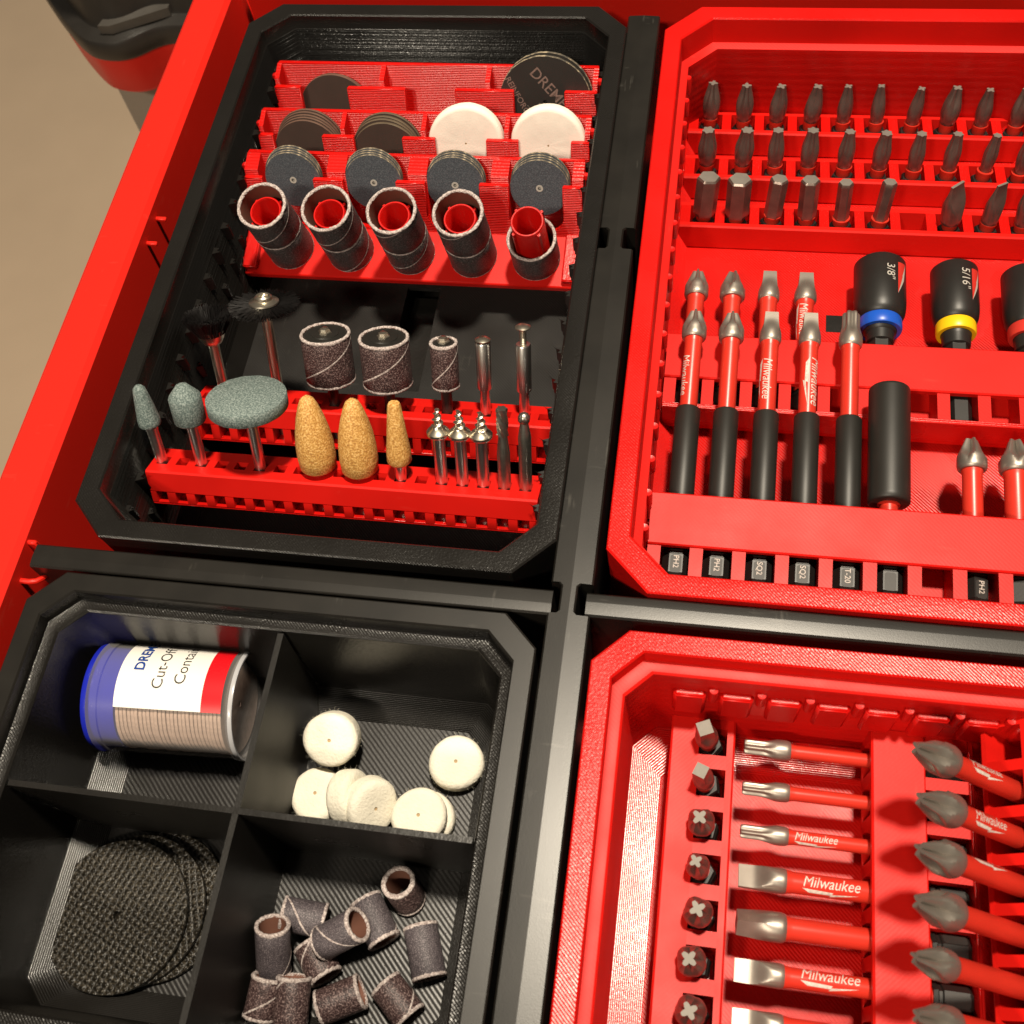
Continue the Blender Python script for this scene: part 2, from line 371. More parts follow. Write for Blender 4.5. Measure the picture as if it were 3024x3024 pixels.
# dividers: ridge-topped bars
def divider_bar(x0, xr, x1, y0, y1, notches_l, notches_r, zt, name, label):
    t = thing(name, label, 'divider')
    L = [(x0, y0)]
    for a, b, d in notches_l: L += [(x0, a), (x0 + d - .8, a), (x0 + d, a + .8), (x0 + d, b - .8), (x0 + d - .8, b), (x0, b)]
    L += [(x0, y1)]
    Rr = [(x1, y0)]
    for a, b, d in notches_r: Rr += [(x1, a), (x1 - d + .8, a), (x1 - d, a + .8), (x1 - d, b - .8), (x1 - d + .8, b), (x1, b)]
    Rr += [(x1, y1)]
    for side, pts in (('l', L), ('r', Rr)):
        poly = pts + [(xr, y1), (xr, y0)]
        mb = MB(); n = len(poly); o = []
        def zz(x): return zt - 0.22 * abs(x - xr) / 5.0
        mb.loft([[(x, y, -62.5) for x, y in poly], [(x, y, zz(x) - 0.5) for x, y in poly],
                 [(x + (0.45 if x < xr - .1 else -0.45 if x > xr + .1 else 0), y, zz(x)) for x, y in poly]])
        mb.build('bar_half', 'black_mould', t, 30)
    return t
divider_bar(129.5, 134.6, 139.9, -190, 204.5, [(-8.4, -0.2, 2.6), (105.6, 113.4, 2.7)], [(-8.6, -0.2, 3.7), (105.7, 113.6, 3.3)], -1.7,
            'long_divider', 'long black divider running between the left and right bins')
def cross_bar(x0, x1, y0, yr, y1, label):
    t = thing('cross_divider', label, 'divider')
    for a, b_ in ((y0, yr), (yr, y1)):
        za = -1.95 if a == y0 else -1.7; zb = -1.7 if a == y0 else -1.95
        e = 0.5
        pr = [(a, -62.5), (a, za - (e if a == y0 else 0)), (a + (e if a == y0 else 0), za), (b_ - (e if b_ == y1 else 0), zb), (b_, zb - (e if b_ == y1 else 0)), (b_, -62.5)]
        MB().prism(pr, x0, x1, axis='x').build('bar_half', 'black_mould', t, 30)
cross_bar(-6.8, 130.3, -9.0, -6.2, -2.4, 'black cross divider between the two black bins')
cross_bar(138.6, 330, -8.5, -4.9, -2.3, 'black cross divider between the two red bins')

# ------------------------------------------------------------------ bins
def sstep(a, b, x): x = min(1, max(0, (x - a) / (b - a))); return x * x * (3 - 2 * x)
def lerp(a, b, t): return a + (b - a) * t

def make_bin(label, name, x0, x1, y0, y1, c, wall, rimmat, rim, prof, fl, floor_mat, zf, slot=None):
    t = thing(name, label, 'bin')
    q = lambda d, z: octo(x0, x1, y0, y1, c, d, z)
    MB().loft([q(2.2, -62), q(0.5, -3.0), q(0.3, -0.4)], cap0=True, cap1=False).build('outer_wall', wall, t, 25)
    MB().loft([q(0.3, -0.4), q(0.7, 0)] + [q(d, z) for d, z in rim], cap0=False, cap1=False).build('rim', rimmat, t, 25)
    lp = [q(*rim[-1])]; pp = [rim[-1]] + list(prof); nled = len(pp) - 1
    if nled > 2:                                                    # smooth ledges above the printed wall
        MB().loft([q(d, z) for d, z in pp[:-1]], cap0=False, cap1=False).build('ledge', 'black_rim' if wall == 'black' else 'red_face', t, 25)
    (da, za), (db, zb) = pp[-2], pp[-1]; pt_ = 0.62 if nled == 2 else 0.5; n = int(round((za - zb) / pt_)); rd = []; lp = []
    for i in range(n):                                              # one rounded bead for each printed layer
        sl = random.uniform(.47, .66)
        for f in ((0, .22, .45) if nled == 2 else (0, .25, .5, .75)):
            u = (i + f) / n; bulge = (sl * f) if nled == 2 else 0.05 * 4 * f * (1 - f)
            lp.append(q(lerp(da, db, u) + bulge, lerp(za, zb, u)))
    lp.append(q(db, zb))
    if nled == 2: lp = [q(*pp[0])] + lp
    MB().loft(lp, cap0=False, cap1=False).build('inner_wall', wall + '_wall', t, 48)
    d0, z0 = prof[-1]; N = 17; st = [q(d0, z0)]                     # printed foot of the wall: rounded little steps
    for i in range(N):
        da, db = lerp(d0, fl, i / N), lerp(d0, fl, (i + 1) / N); za, zb = lerp(z0, zf, i / N), lerp(z0, zf, (i + 1) / N)
        st += [q(lerp(da, db, .40), lerp(za, zb, -.01)), q(lerp(da, db, .80), lerp(za, zb, .05)), q(lerp(da, db, .97), lerp(za, zb, .30)), q(db, zb)]
    MB().loft(st, cap0=False, cap1=False).build('wall_foot', wall + '_step', t, 45)
    if slot is None:
        MB().loft([q(fl - 0.01, zf), q(fl - 0.01, zf - 1.5)], cap0=True, cap1=True).build('floor_panel', floor_mat, t, 25)
    else:
        a, b_, ya, yb = slot; d = fl - 0.01
        X0, X1, Y0, Y1 = x0 + d, x1 - d, y0 + d, y1 - d
        for bx in ((X0, a, Y0, Y1), (b_, X1, Y0, Y1), (a + .02, b_ - .02, Y0, ya), (a + .02, b_ - .02, yb, Y1)):
            MB().box(*bx, zf - 1.5, zf).build('floor_panel', floor_mat, t, 25)
        MB().box(a - 2, b_ + 2, ya - 2, yb + 2, zf - 9, zf - 8).build('slot_base', 'black', t)
        for bx in ((a - .6, a - .02, ya, yb), (b_ + .02, b_ + .6, ya, yb)): MB().box(*bx, zf - 8, zf - 1.6).build('slot_wall', 'black', t)
    return t
P_UP = [(6.3, -9.0), (8.5, -9.7), (9.0, -40.0)]
P_UB = [(6.5, -5.0), (9.0, -40.0)]
RIM_UP = [(3.6, 0), (5.5, -0.12), (5.9, -0.6)]
P_LOW = [(5.6, -4.8), (6.2, -5.0), (8.2, -5.0), (8.7, -5.5), (10.6, -40.5)]
RIM_LOW = [(5.1, 0), (5.5, -0.5)]
ZF = -47.0
UB = make_bin('black printed bin of rotary tool bits behind the left cross divider', 'tool_bin', 0, 130, 0, 207.1, 10, 'black', 'black_rim', RIM_UP, P_UB, 12.5, 'floor_fine', ZF, (61.5, 72.8, 82, 124))
UR = make_bin('red printed bin of driver bits behind the right cross divider', 'tool_bin', 141.8, 272, -2.2, 207.3, 11, 'red', 'red_x', RIM_UP, [(6.3, -9.0), (8.5, -9.7), (9.0, -36.0)], 12.5, 'red_floor', -42.0)
LB = make_bin('black printed bin divided into four compartments', 'tool_bin', -3.4, 128.6, -120, -10.0, 8.4, 'black', 'black_mould', RIM_LOW, P_LOW, 17.5, 'black_floor', ZF)
LR = make_bin('red printed bin with racks turned sideways, nearest the viewer', 'tool_bin', 141.2, 272, -120, -11.5, 8.4, 'red', 'red_x', RIM_LOW, P_LOW, 18.5, 'red_floor', ZF)
# partitions of the four-compartment bin
MB().prism([(5.9, -5.6), (119.3, -5.6), (117.2, -40), (111, -46.95), (14.5, -46.95), (7.8, -40)], -64.1, -62.7, axis='y').build('partition', 'black', LB, 20)
MB().prism([(-110.7, -5.6), (-64.12, -5.6), (-64.12, -46.95), (-102, -46.95), (-109.2, -40)], 62.7, 64.2, axis='x').build('partition', 'black_x', LB, 20)
MB().prism([(-62.68, -5.6), (-19.3, -5.6), (-21.1, -40), (-28, -46.95), (-62.68, -46.95)], 62.7, 64.2, axis='x').build('partition', 'black_x', LB, 20)
# rack notches along the side walls
tooth_b = MB().prism([(-1, 0), (1.6, 1.0), (0.3, 1.5), (1.0, 2.4), (-1, 2.8)], -19, -13.5).add([(1.6, 1.0, -13.5), (2.6, .8, -12.6), (1.0, 1.8, -13.5)], [(0, 1, 2)]).mesh('notch_tooth', 'black')
for i in range(36):
    y = 14 + i * 5.15
    o = obj('notch_tooth', tooth_b, UB, T((8.2, y, (0, -11)[i % 2])) @ RZ(random.uniform(-12, 12)))
    o = obj('notch_tooth', tooth_b, UB, T((121.9, y + 3.0, (0, -11)[i % 2])) @ RZ(180))
knob_r = MB().lathe([(0.05, 0), (1.0, 0.1), (1.15, -0.5), (1.15, -6)], 14, cap0=True, cap1=True).mesh('notch_bump', 'red')
for i in range(19):
    obj('notch_bump', knob_r, UR, T((150.6, 10.5 + i * 10.3, -10.2)))
tooth_r = MB().box(-3.9, 3.9, -1.3, 1.3, -13, 0, 0.8).mesh('notch_block', 'red')
for i in range(9):
    x = 165 + i * 11.2
    obj('notch_block', tooth_r, LR, T((x, -21.1, -12.5)))
    obj('notch_bump', knob_r, LR, T((x + 5.6, -21.0, -10.5)))

# ------------------------------------------------------------------ racks
def make_rack(label, mtx, L, H, TT, holes, hw, v0, v1, w0, w1, rec=0.9, name='bit_rack', group=None, ribmat='red_face'):
    t = thing(name, label, 'rack', mtx, group)
    MB().prism([(0.4, w1), (0, w1 + .4), (0, H - .5), (.5, H), (v0, H), (v0, w1)], 0, L, axis='x').build('front_plate', 'red_face', t, 30)
    MB().prism([(v1, 0), (v1, H), (TT - .5, H), (TT, H - .5), (TT, 0)], 0, L, axis='x').build('back_plate', 'red_face', t, 30)
    MB().box(0, L, rec * .5, v1, 0, w0, 0.15).build('base_rail', 'red_rack', t)
    edges = [0.0] + [e for h in holes for e in (h - hw / 2, h + hw / 2)] + [L]
    cache = {}
    for i in range(0, len(edges), 2):
        a, b_ = edges[i], edges[i + 1]; wd = round(b_ - a, 2)
        if wd not in cache:
            cache[wd] = MB().prism([(rec, w0 - .02), (v1 + .02, w0 - .02), (v1 + .02, H - .008), (v0 - .02, H - .008), (v0 - .02, w1 + .02), (rec, w1 + .02)], 0, wd, axis='x').mesh('rib', ribmat)
        obj('rib', cache[wd], t, T((a, 0, 0)))
    peg = MB().lathe([(0.3, 0), (1.3, 0.0), (1.3, 1.4), (0.7, 2.1)], 6, cap0=True, cap1=True).mesh('peg', 'red_rack')
    for z in (H * .28, H * .72):
        obj('peg', peg, t, T((L - .3, TT * .55, z)) @ RY(90)); obj('peg', peg, t, T((.3, TT * .55, z)) @ RY(-90))
    return t

# ---- driver bits
def ring(n, fn): return [fn(2 * math.pi * i / n) for i in range(n)]
def head_mesh(kind, r, L, mats, neck=0.62, n=56):
    mb = MB(); rings = []
    us = [0, 0.04, 0.10, 0.2, 0.3, 0.38, 0.45, 0.52, 0.6, 0.68, 0.76, 0.84, 0.91, 0.96, 1.0]
    if kind == 'hex': us = [0, .02, .08, .3, .6, .9, .955, 1.0]
    for u in us:
        base = r * lerp(0.86, 1.0, min(1, u / 0.06))
        def pt(th):
            c, s_ = math.cos(th), math.sin(th)
            if kind == 'phillips':
                Rr = base * lerp(1, 0.42, max(0, (u - .40) / .60) ** 1.05)
                dl = abs(((th + math.pi / 4) % (math.pi / 2)) - math.pi / 4)      # angle from the nearest wing
                dg = math.pi / 4 - dl; hw = R(34) * sstep(.16, .62, u)
                g = (0.78 * sstep(.14, .80, u)) * max(0.0, 1 - dg / hw) ** .7 if hw > 1e-3 else 0
                rr = Rr * (1 - g); return (rr * c, rr * s_, u * L)
            if kind == 'bullet':               # long slim phillips of the short bits
                Rr = base * (lerp(0.80, 1, sstep(0, .35, u)) * lerp(1, 0.52, sstep(.45, 1.05, u)))
                dl = abs(((th + math.pi / 4) % (math.pi / 2)) - math.pi / 4); dg = math.pi / 4 - dl; hw = R(33) * sstep(.10, .5, u)
                g = (0.52 * sstep(.10, .95, u)) * max(0.0, 1 - dg / hw) ** .8 if hw > 1e-3 else 0
                rr = Rr * (1 - g); return (rr * c, rr * s_, u * L)
            if kind == 'torx':
                Rr = base * lerp(1, 0.66, sstep(.25, .62, u)); g = 0.16 * sstep(.3, .6, u)
                rr = Rr * (1 + g * math.cos(6 * th)) * (1 - .12 * sstep(.95, 1, u)); return (rr * c, rr * s_, u * L)
            if kind == 'star':                 # tapered short torx
                Rr = base * (lerp(0.82, 1, sstep(0, .3, u)) * lerp(1, 0.60, sstep(.35, 1.0, u))); g = 0.13 * sstep(.25, .6, u)
                rr = Rr * (1 + g * math.cos(6 * th)); return (rr * c, rr * s_, u * L)
            if kind == 'square':
                g = sstep(.25, .75, u); sq = 0.60 / max(abs(c), abs(s_)) * lerp(1.25, 1, u)
                rr = base * min(1.0, lerp(1.0, sq, g)); return (rr * c, rr * s_, u * L)
            if kind == 'slot':
                h = r * lerp(1, 0.17, sstep(.22, .72, u)); x = base * lerp(1, .92, u) * c; y = max(-h, min(h, base * s_))
                return (x, y, u * L)
            if kind == 'slotwide':
                h = r * lerp(1, 0.14, sstep(.15, .95, u)); wdt = 1 + .15 * sstep(.1, .5, u) - .35 * sstep(.55, 1, u)
                return (base * wdt * c, max(-h, min(h, base * s_)), u * L)
            if kind == 'hex':
                a = (th % (math.pi / 3)) - math.pi / 6; rr = r * 0.93 / math.cos(a) * (1 - .13 * sstep(.955, 1.0, u) - .04 * (u < .01)); return (rr * c, rr * s_, u * L)
        rings.append(ring(n, pt))
    mb.loft(rings, True, True, 0, 1)
    return mb.mesh('head', mats, 28)

_hm = {}
def head(kind, r, L, mats):
    k = (kind, r, L, mats)
    if k not in _hm: _hm[k] = head_mesh(kind, r, L, list(mats))
    return _hm[k]
_pm = {}
def cached(key, fn):
    if key not in _pm: _pm[key] = fn()
    return _pm[key]

def make_bit(label, group, mtx, kind, zh, L, rh, hexlen=8.5, rn=2.3, mats=('bit_grey', 'bit_grey'), sleeve=None, spin=0, mark=None, collar=True, name='driver_bit', cat='driver bit', stamp=None):
    """z=0 is the foot of the hex shank; the head starts at zh and ends at L"""
    t = thing(name, label, cat, mtx @ RZ(spin), group)
    def hexm():
        mb = MB(); rr = []
        for z, k in ((0, .80), (0.9, 1.0), (hexlen - 2.2, 1.0), (hexlen - 1.9, .86), (hexlen - 1.2, .86), (hexlen - .9, 1.0), (hexlen, 0.9)):
            rr.append(ring(24, lambda th: ((k * 3.15 / math.cos(((th) % (math.pi / 3)) - math.pi / 6)) * math.cos(th), (k * 3.15 / math.cos((th % (math.pi / 3)) - math.pi / 6)) * math.sin(th), z)))
        mb.loft(rr); return mb.mesh('shank', 'oxide', 28)
    # a flat of the hex faces the rack's front (-Y): flats at 30, 90 ... degrees
    obj('shank', cached(('hex', hexlen), hexm), t)
    def neckm():
        return MB().lathe([(rn * .9, hexlen - .3), (rn, hexlen + .4), (rn, zh - 1.4), (rn * 1.06, zh - .6), (rn * 1.12, zh + .25)], 24, cap0=True, cap1=True).mesh('neck', 'bit_red')
    obj('neck', cached(('neck', rn, hexlen, zh), neckm), t)
    if sleeve:
        a, b_, rs = sleeve
        def slm(): return MB().lathe([(rn - .1, a), (rs - .3, a), (rs, a + .4), (rs, b_ - .6), (rs - .25, b_ - .15), (rn - .1, b_)], 28, cap0=True, cap1=True).mesh('sleeve', 'rubber', 50)
        obj('sleeve', cached(('sleeve', a, b_, rs, rn), slm), t)
    obj('head', head(kind, rh, round(L - zh, 2), mats), t, T((0, 0, zh)))
    if mark:
        txt, zc, ln, phi, flip = mark
        parts = logo(ln, flip) if txt == 'logo' else [shift(text2d(txt, ln), 0, 0, flip)]
        me = cached(('mark', txt, ln, phi, flip, rn), lambda: bent_mesh('marking', parts, lambda u: rn + .035, 'white_ink', phi))
        obj('marking', me, t, T((0, 0, zc)))
    if stamp is not None:
        pl = MB(); pl.prism([(-1.45, 1.3), (-0.9, 0.75), (0.9, 0.75), (1.45, 1.3), (1.45, hexlen - 2.9), (0.9, hexlen - 2.5), (-0.9, hexlen - 2.5), (-1.45, hexlen - 2.9)], -3.0, -3.19, axis='y')
        o = pl.build('shank_flat', 'oxide_face', t)
        if stamp:
            tx = text2d(stamp, 2.1, 0, 0.02)
            me = bpy.data.meshes.new('stamp'); me.from_pydata([(-v * MM, -3.22 * MM, -(u) * MM) for u, v in tx[0]] if False else [(v * MM, -3.22 * MM, -u * MM) for u, v in tx[0]], [], [tuple(f) for f in tx[1]]); me.materials.append(M['white_ink'])
            obj('stamp', me, t, T((0, 0, hexlen * .5 - .3)))
    return t

# ================================================================== red bin, back (driver bits)
XH = [158.7 + 11.05 * i for i in range(10)]
RX0 = 151.4
holes_ur = [x - RX0 for x in XH]
LUR = 118.0 - 7
# three short racks
g1 = 'short driver bits in the back rows'
for r, (yf, rowname) in enumerate(((185.6, 'back'), (164.8, 'middle'), (143.6, 'front'))):
    tl = 9; H = 12.5; a = R(tl)
    zf = -33.0
    O = (RX0, yf - H * math.sin(a), zf - H * math.cos(a))
    mt = rackx(*O, tl)
    make_rack('red short-bit rack, %s one of three at the back of the red bin' % {'back': 'rearmost', 'middle': 'middle', 'front': 'nearest'}[rowname], mt, LUR, H, 12.4, holes_ur, 8.0, 1.9, 10.4, 1.0, 3.6, group='short-bit racks', ribmat='red_gloss')
    for i, x in enumerate(XH):
        spin = [0, 0, 30, 40, 20, 35, 30, 50, 40, 10][i]
        lean = random.uniform(0, 4)
        m0 = mt @ T((x - RX0 + random.uniform(-.3, .3), 5.2, H - 5.6)) @ RX(-lean) @ RY(random.uniform(-3.5, 3.5)) @ RZ(random.uniform(-14, 14))
        if r == 0:
            rh = [2.9, 2.9, 3.0, 3.1, 2.6, 2.5, 2.5, 3.1, 2.6, 2.6][i]
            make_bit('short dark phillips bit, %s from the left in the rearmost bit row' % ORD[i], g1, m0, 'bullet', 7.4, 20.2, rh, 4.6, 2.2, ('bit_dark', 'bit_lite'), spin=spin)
        elif r == 1:
            rh = [3.0, 3.0, 2.7, 2.9, 2.6, 2.7, 2.5, 2.4, 2.1, 2.2][i]
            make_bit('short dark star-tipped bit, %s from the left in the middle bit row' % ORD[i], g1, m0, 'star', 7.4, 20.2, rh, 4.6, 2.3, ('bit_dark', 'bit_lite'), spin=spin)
        else:
            if i == 6: continue
            if i < 6:
                rh = [3.5, 3.6, 2.7, 2.8, 2.2, 2.2][i]
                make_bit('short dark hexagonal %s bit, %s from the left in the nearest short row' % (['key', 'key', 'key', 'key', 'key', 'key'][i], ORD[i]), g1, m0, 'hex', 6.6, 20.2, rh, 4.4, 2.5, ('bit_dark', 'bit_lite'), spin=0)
            else:
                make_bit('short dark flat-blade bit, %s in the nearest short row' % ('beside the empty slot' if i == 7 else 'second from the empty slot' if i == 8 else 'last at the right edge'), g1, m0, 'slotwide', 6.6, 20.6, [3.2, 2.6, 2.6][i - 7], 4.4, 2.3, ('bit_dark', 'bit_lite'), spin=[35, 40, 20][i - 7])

# middle rack, lying almost flat
tm = 87; O = (RX0, 70.2, -28.0); mtm = rackx(*O, tm)
make_rack('red rack lying flat across the middle of the red bin, holding nut drivers', mtm, LUR, 25.4, 12, holes_ur, 7.6, 2.0, 10.5, 1.6, 10.2)
g2 = 'bits lying in the middle flat rack'
for i, (kd, sp, mk) in enumerate((('phillips', 0, None), ('phillips', 25, None), ('square', 0, None), ('square', 45, ('logo', 33, 13, -120, -1)))):
    make_bit('red-necked %s bit behind the long bits, %s from the left' % (['phillips', 'phillips', 'square-tip', 'square-tip'][i], ORD[i]), g2, mtm @ T((holes_ur[i], 6.2, 1.9)), kd, 41.0, 51.0, [3.7, 3.9, 3.3, 3.4][i], 8.6, 2.55, spin=sp if not mk else 0, mark=mk)
def nut_driver(label, mtx, rs, ringmat, text, zt):
    t = thing('nut_driver', label, 'nut driver', mtx, 'nut drivers')
    obj('shank', cached(('hexs',), lambda: MB().loft([ring(24, lambda th: ((k * 3.15 / math.cos((th % (math.pi / 3)) - math.pi / 6)) * math.cos(th), (k * 3.15 / math.cos((th % (math.pi / 3)) - math.pi / 6)) * math.sin(th), z)) for z, k in ((0, .82), (1, 1), (30, 1))]).mesh('shank', 'oxide', 28)), t)
    MB().lathe([(3.0, 27.5), (4.0, 28.0), (4.2, 31), (rs * .62, 31.5), (rs * .70, 33)], 28, cap0=True, cap1=True).build('neck', 'oxide', t)
    MB().lathe([(rs * .66, 32.0), (rs * .80, 32.0), (rs * .84, 32.6), (rs * .84, 35.4), (rs * .80, 36.0), (rs * .66, 36.0)], 36, cap0=True, cap1=True).build('colour_ring', ringmat, t)
    MB().lathe([(rs * .74, 35.6), (rs * .86, 36.1), (rs * .95, 37.8), (rs * .99, 40.0), (rs, 42), (rs, zt - .8), (rs - .8, zt), (rs * .66, zt), (rs * .62, zt - 6)], 40, cap0=True, cap1=True).build('socket', 'oxide', t, 50)
    o = obj('size_mark', bent_mesh('size_mark', [shift(text2d(text, 3.6), 0, 0, -1)], lambda u: rs + .04, 'grey_ink', -76), t, T((0, 0, zt - 7.5)))
    o.rotation_euler = (0, 0, 0)
    # red patch with white bolt
    v = [(-5.2, -1.6), (-4.6, 1.5), (4.5, 1.7), (5.4, 1.9)]
    obj('logo_patch', bent_mesh('logo_patch', [([(6.0, -1.9), (5.2, 1.6), (-6.2, 1.7), (-1.0, -.2)], [(0, 1, 2, 3)])], lambda u: rs + .03, 'redring', -45), t, T((0, 0, zt - 8.5)))
    obj('logo_bolt', bent_mesh('logo_bolt', [([(6.4, -2.3), (0.4, -.1), (1.0, -.5), (-6.4, 1.8), (-.6, -1.0), (-1.2, -.6)], [(0, 1, 2), (0, 2, 4, 5), (2, 3, 4)])], lambda u: rs + .05, 'grey_ink', -45), t, T((0, 0, zt - 8.5)))
    return t
for i, (k_, rs, rm, tx, lb) in enumerate(((5, 7.7, 'blue_ring', '3/8"', 'blue'), (7, 6.9, 'yellow_ring', '5/16"', 'yellow'), (9, 6.8, 'redring', '1/4"', 'red'))):
    nut_driver('black nut driver socket with a %s plastic ring' % lb, mtm @ T((holes_ur[k_] - (0, .2, 1.8)[i], 6.2, 1.6)), rs, rm, tx, (56.6, 55.8, 55.4)[i])
# black plate, painted shade of a square floor opening behind the fifth long bit
MB().box(199.5, 205.8, 110.5, 117, -42.0, -41.94).build('floor_slot_shade', 'black', UR)

# front rack, lying almost flat
tfm = 84; O = (RX0, 12.3, -20.0); mtf = rackx(*O, tfm)
make_rack('red rack lying flat at the front of the red bin, holding long bits', mtf, LUR, 23.6, 12.5, holes_ur, 7.6, 2.0, 10.5, 0.6, 8.6)
g3 = 'long driver bits with black sleeves'
for i, (kd, sp, st, mk) in enumerate((('phillips', 12, 'PH2', ('logo', 61, 13, -152, -1)), ('phillips', 20, 'PH2', None), ('square', 0, 'SQ2', ('logo', 61, 13, -118, -1)), ('square', 3, 'SQ2', ('logo', 61, 15, -62, -1)), ('torx', 0, 'T-20', None))):
    make_bit(['long red phillips bit in a black sleeve, nearest the bin\'s left wall', 'long red phillips bit in a black sleeve, second from the left wall', 'long red square-tip bit in a black sleeve, third from the left', 'long red square-tip bit in a black sleeve with a white bolt mark', 'long red star-tip bit in a black sleeve beside the black holder'][i], g3,
             mtf @ T((holes_ur[i] + (.4, 0, 0, 0, .3)[i], 6.4, 1.4)) @ RZ([0, 0, 0, 0, 0][i]), kd, 73.4, [82.9, 82.8, 82.9, 83.2, 84.6][i], [3.55, 3.6, 3.1, 3.1, 3.3][i], 8.2, 2.45, sleeve=(9.5, 50.8, 3.5), mark=mk, stamp=st)
# the black magnetic holder
t = thing('bit_holder', 'plain black cylindrical bit holder beside the long bits', 'bit holder', mtf @ T((holes_ur[5], 6.4, 1.4)))
obj('shank', _pm[('hex', 8.2)], t)
MB().prism([(-1.45, 1.3), (-0.9, 0.75), (0.9, 0.75), (1.45, 1.3), (1.45, 5.3), (0.9, 5.7), (-0.9, 5.7), (-1.45, 5.3)], -3.0, -3.19, axis='y').build('shank_flat', 'oxide_face', t)
MB().lathe([(2.4, 8), (2.4, 25.5), (3.0, 25.7), (3.0, 27.2)], 24, cap0=True, cap1=True).build('neck', 'bit_red', t)
MB().lathe([(2.9, 26.0), (5.0, 26.0), (5.55, 26.5), (5.6, 28), (5.55, 59.9), (5.4, 60.5), (5.1, 60.8), (3.3, 60.8), (3.2, 52)], 44, cap0=True, cap1=True).build('sleeve', 'rubber', t, 50)
for j, (hi, rh) in enumerate(((7, 3.9), (8, 4.2))):
    make_bit(['medium red phillips bit, left of the pair at the right edge', 'medium red phillips bit, right of the pair at the right edge'][j], 'medium bits at the right edge', mtf @ T((holes_ur[hi] - .6, 6.4, 1.4)), 'phillips', 37.6, [46.9, 47.3][j], rh, 8.2, [2.6, 3.0][j], spin=[15, 42][j], stamp=['PH2', None][j] if j == 0 else '')

# ================================================================== black bin, back (rotary tool bits)
HX = [12.5 + 5.83 * i for i in range(19)]
XR = 9.2
hub_ = [x - XR for x in HX]
mt1 = rackx(XR, 22.9, -24.0, 25)
make_rack('red rack of small square holes nearest the front of the black bin', mt1, 112.2, 11.6, 12.0, hub_, 3.3, 3.9, 7.4, 0.9, 4.3, rec=.02, name='mandrel_rack')
mt2 = rackx(XR, 53.2, -38.0, 27)
make_rack('red rack of small square holes behind the stone bits', mt2, 111.6, 12.9, 12.4, hub_, 3.3, 3.9, 7.4, 0.9, 5.8, rec=.02, name='mandrel_rack')
V = 5.6
def at1(i, h): return mt1 @ T((hub_[i], V, h))
def at2(i, h): return mt2 @ T((hub_[i], V, h + 3.0))
H1, H2 = 11.6, 12.9
def shaft(t, z1, mat='chrome', r=1.6, z0=0.0, extra=()):
    return MB().lathe([(r * .8, z0), (r, z0 + .4), (r, z1)] + list(extra), 20, cap0=True, cap1=True).build('shaft', mat, t)
def stone(label, grp, i, prof, mat, zs, off=5.0):
    t = thing('grinding_stone', label, 'grinding stone', at1(i, 1.2) @ RY(-3.0 if i == 0 else random.uniform(-1.2, 1.2)) @ RZ(random.uniform(0, 360)), grp)
    zz = H1 - 1.2
    shaft(t, zz + zs - 1.5, extra=((1.75, zz + zs - 1.5), (1.75, zz + zs - .7), (1.3, zz + zs - .3), (1.3, zz + zs + 1)))
    MB().lathe([(r, z + zz) for r, z in prof], 44, cap0=True, cap1=True, jit=0.05).build('stone', mat, t, 60)
stone('slim grey-green conical grinding stone at the rack\'s left end', 'grey-green stones', 0, [(1.2, 12.0), (2.9, 12.1), (3.15, 12.6), (3.1, 14), (2.6, 18), (1.95, 22.4), (1.6, 23.8), (.9, 24.6)], 'green_stone', 12)
stone('short grey-green stone with a blunt pointed top', 'grey-green stones', 2, [(1.3, 14.0), (4.0, 14.1), (4.35, 14.6), (4.45, 21.8), (4.2, 22.4), (1.6, 25.6), (.7, 25.9)], 'green_stone', 14)
stone('flat grey-green disc-shaped grinding stone', 'grey-green stones', 5, [(1.4, 19.8), (10.6, 19.8), (10.9, 20.1), (10.9, 23.4), (10.6, 23.7), (.5, 23.7)], 'green_stone', 19.6)
bul = [(1.2, 1.6), (4.4, 1.6), (5.0, 2.3), (5.35, 6), (5.2, 10), (4.7, 14), (3.85, 18), (2.7, 21.8), (1.8, 23.8), (.8, 24.6)]
stone('orange bullet-shaped stone beside the grey-green disc', 'orange stones', 8, bul, 'orange_stone', 1.6)
stone('orange bullet-shaped stone beside the narrow orange cone', 'orange stones', 10, bul, 'orange_stone', 1.4)
stone('narrow orange conical stone with a flat tip', 'orange stones', 12, [(1.2, 5.6), (3.0, 5.6), (3.4, 6.2), (3.35, 9), (2.6, 16), (1.8, 23.6), (1.5, 24.3)], 'orange_stone', 5.4)
for k_, i in enumerate((14, 15, 16)):
    t = thing('screw_mandrel', 'bright screw-tip mandrel, %s of three' % ('leftmost', 'middle', 'rightmost')[k_], 'mandrel', at1(i, 1.2) @ RZ(k_ * 70), 'screw-tip mandrels')
    z = H1 - 1.2
    shaft(t, z + 15.2, 'chrome', 1.65)
    MB().lathe([(1.6, z + 15), (2.7, z + 15.2), (3.1, z + 15.7), (3.1, z + 16.4), (2.7, z + 16.9), (1.7, z + 17.6), (1.4, z + 18.4)], 28, cap0=True, cap1=True).build('flange', 'nickel', t)
    sc_ = MB(); n = 20; rings = []
    for j in range(61):
        u = j / 60; zz = z + 17.2 + u * 6.0; rings.append([((lerp(1.25, .45, u) + lerp(.75, .35, u) * max(0, math.cos(2 * math.pi * (i_ / n - u * 3.2))) ** 3) * math.cos(2 * math.pi * i_ / n), (lerp(1.25, .45, u) + lerp(.75, .35, u) * max(0, math.cos(2 * math.pi * (i_ / n - u * 3.2))) ** 3) * math.sin(2 * math.pi * i_ / n), zz) for i_ in range(n)])
    sc_.loft(rings).build('screw_tip', 'nickel', t, 60)
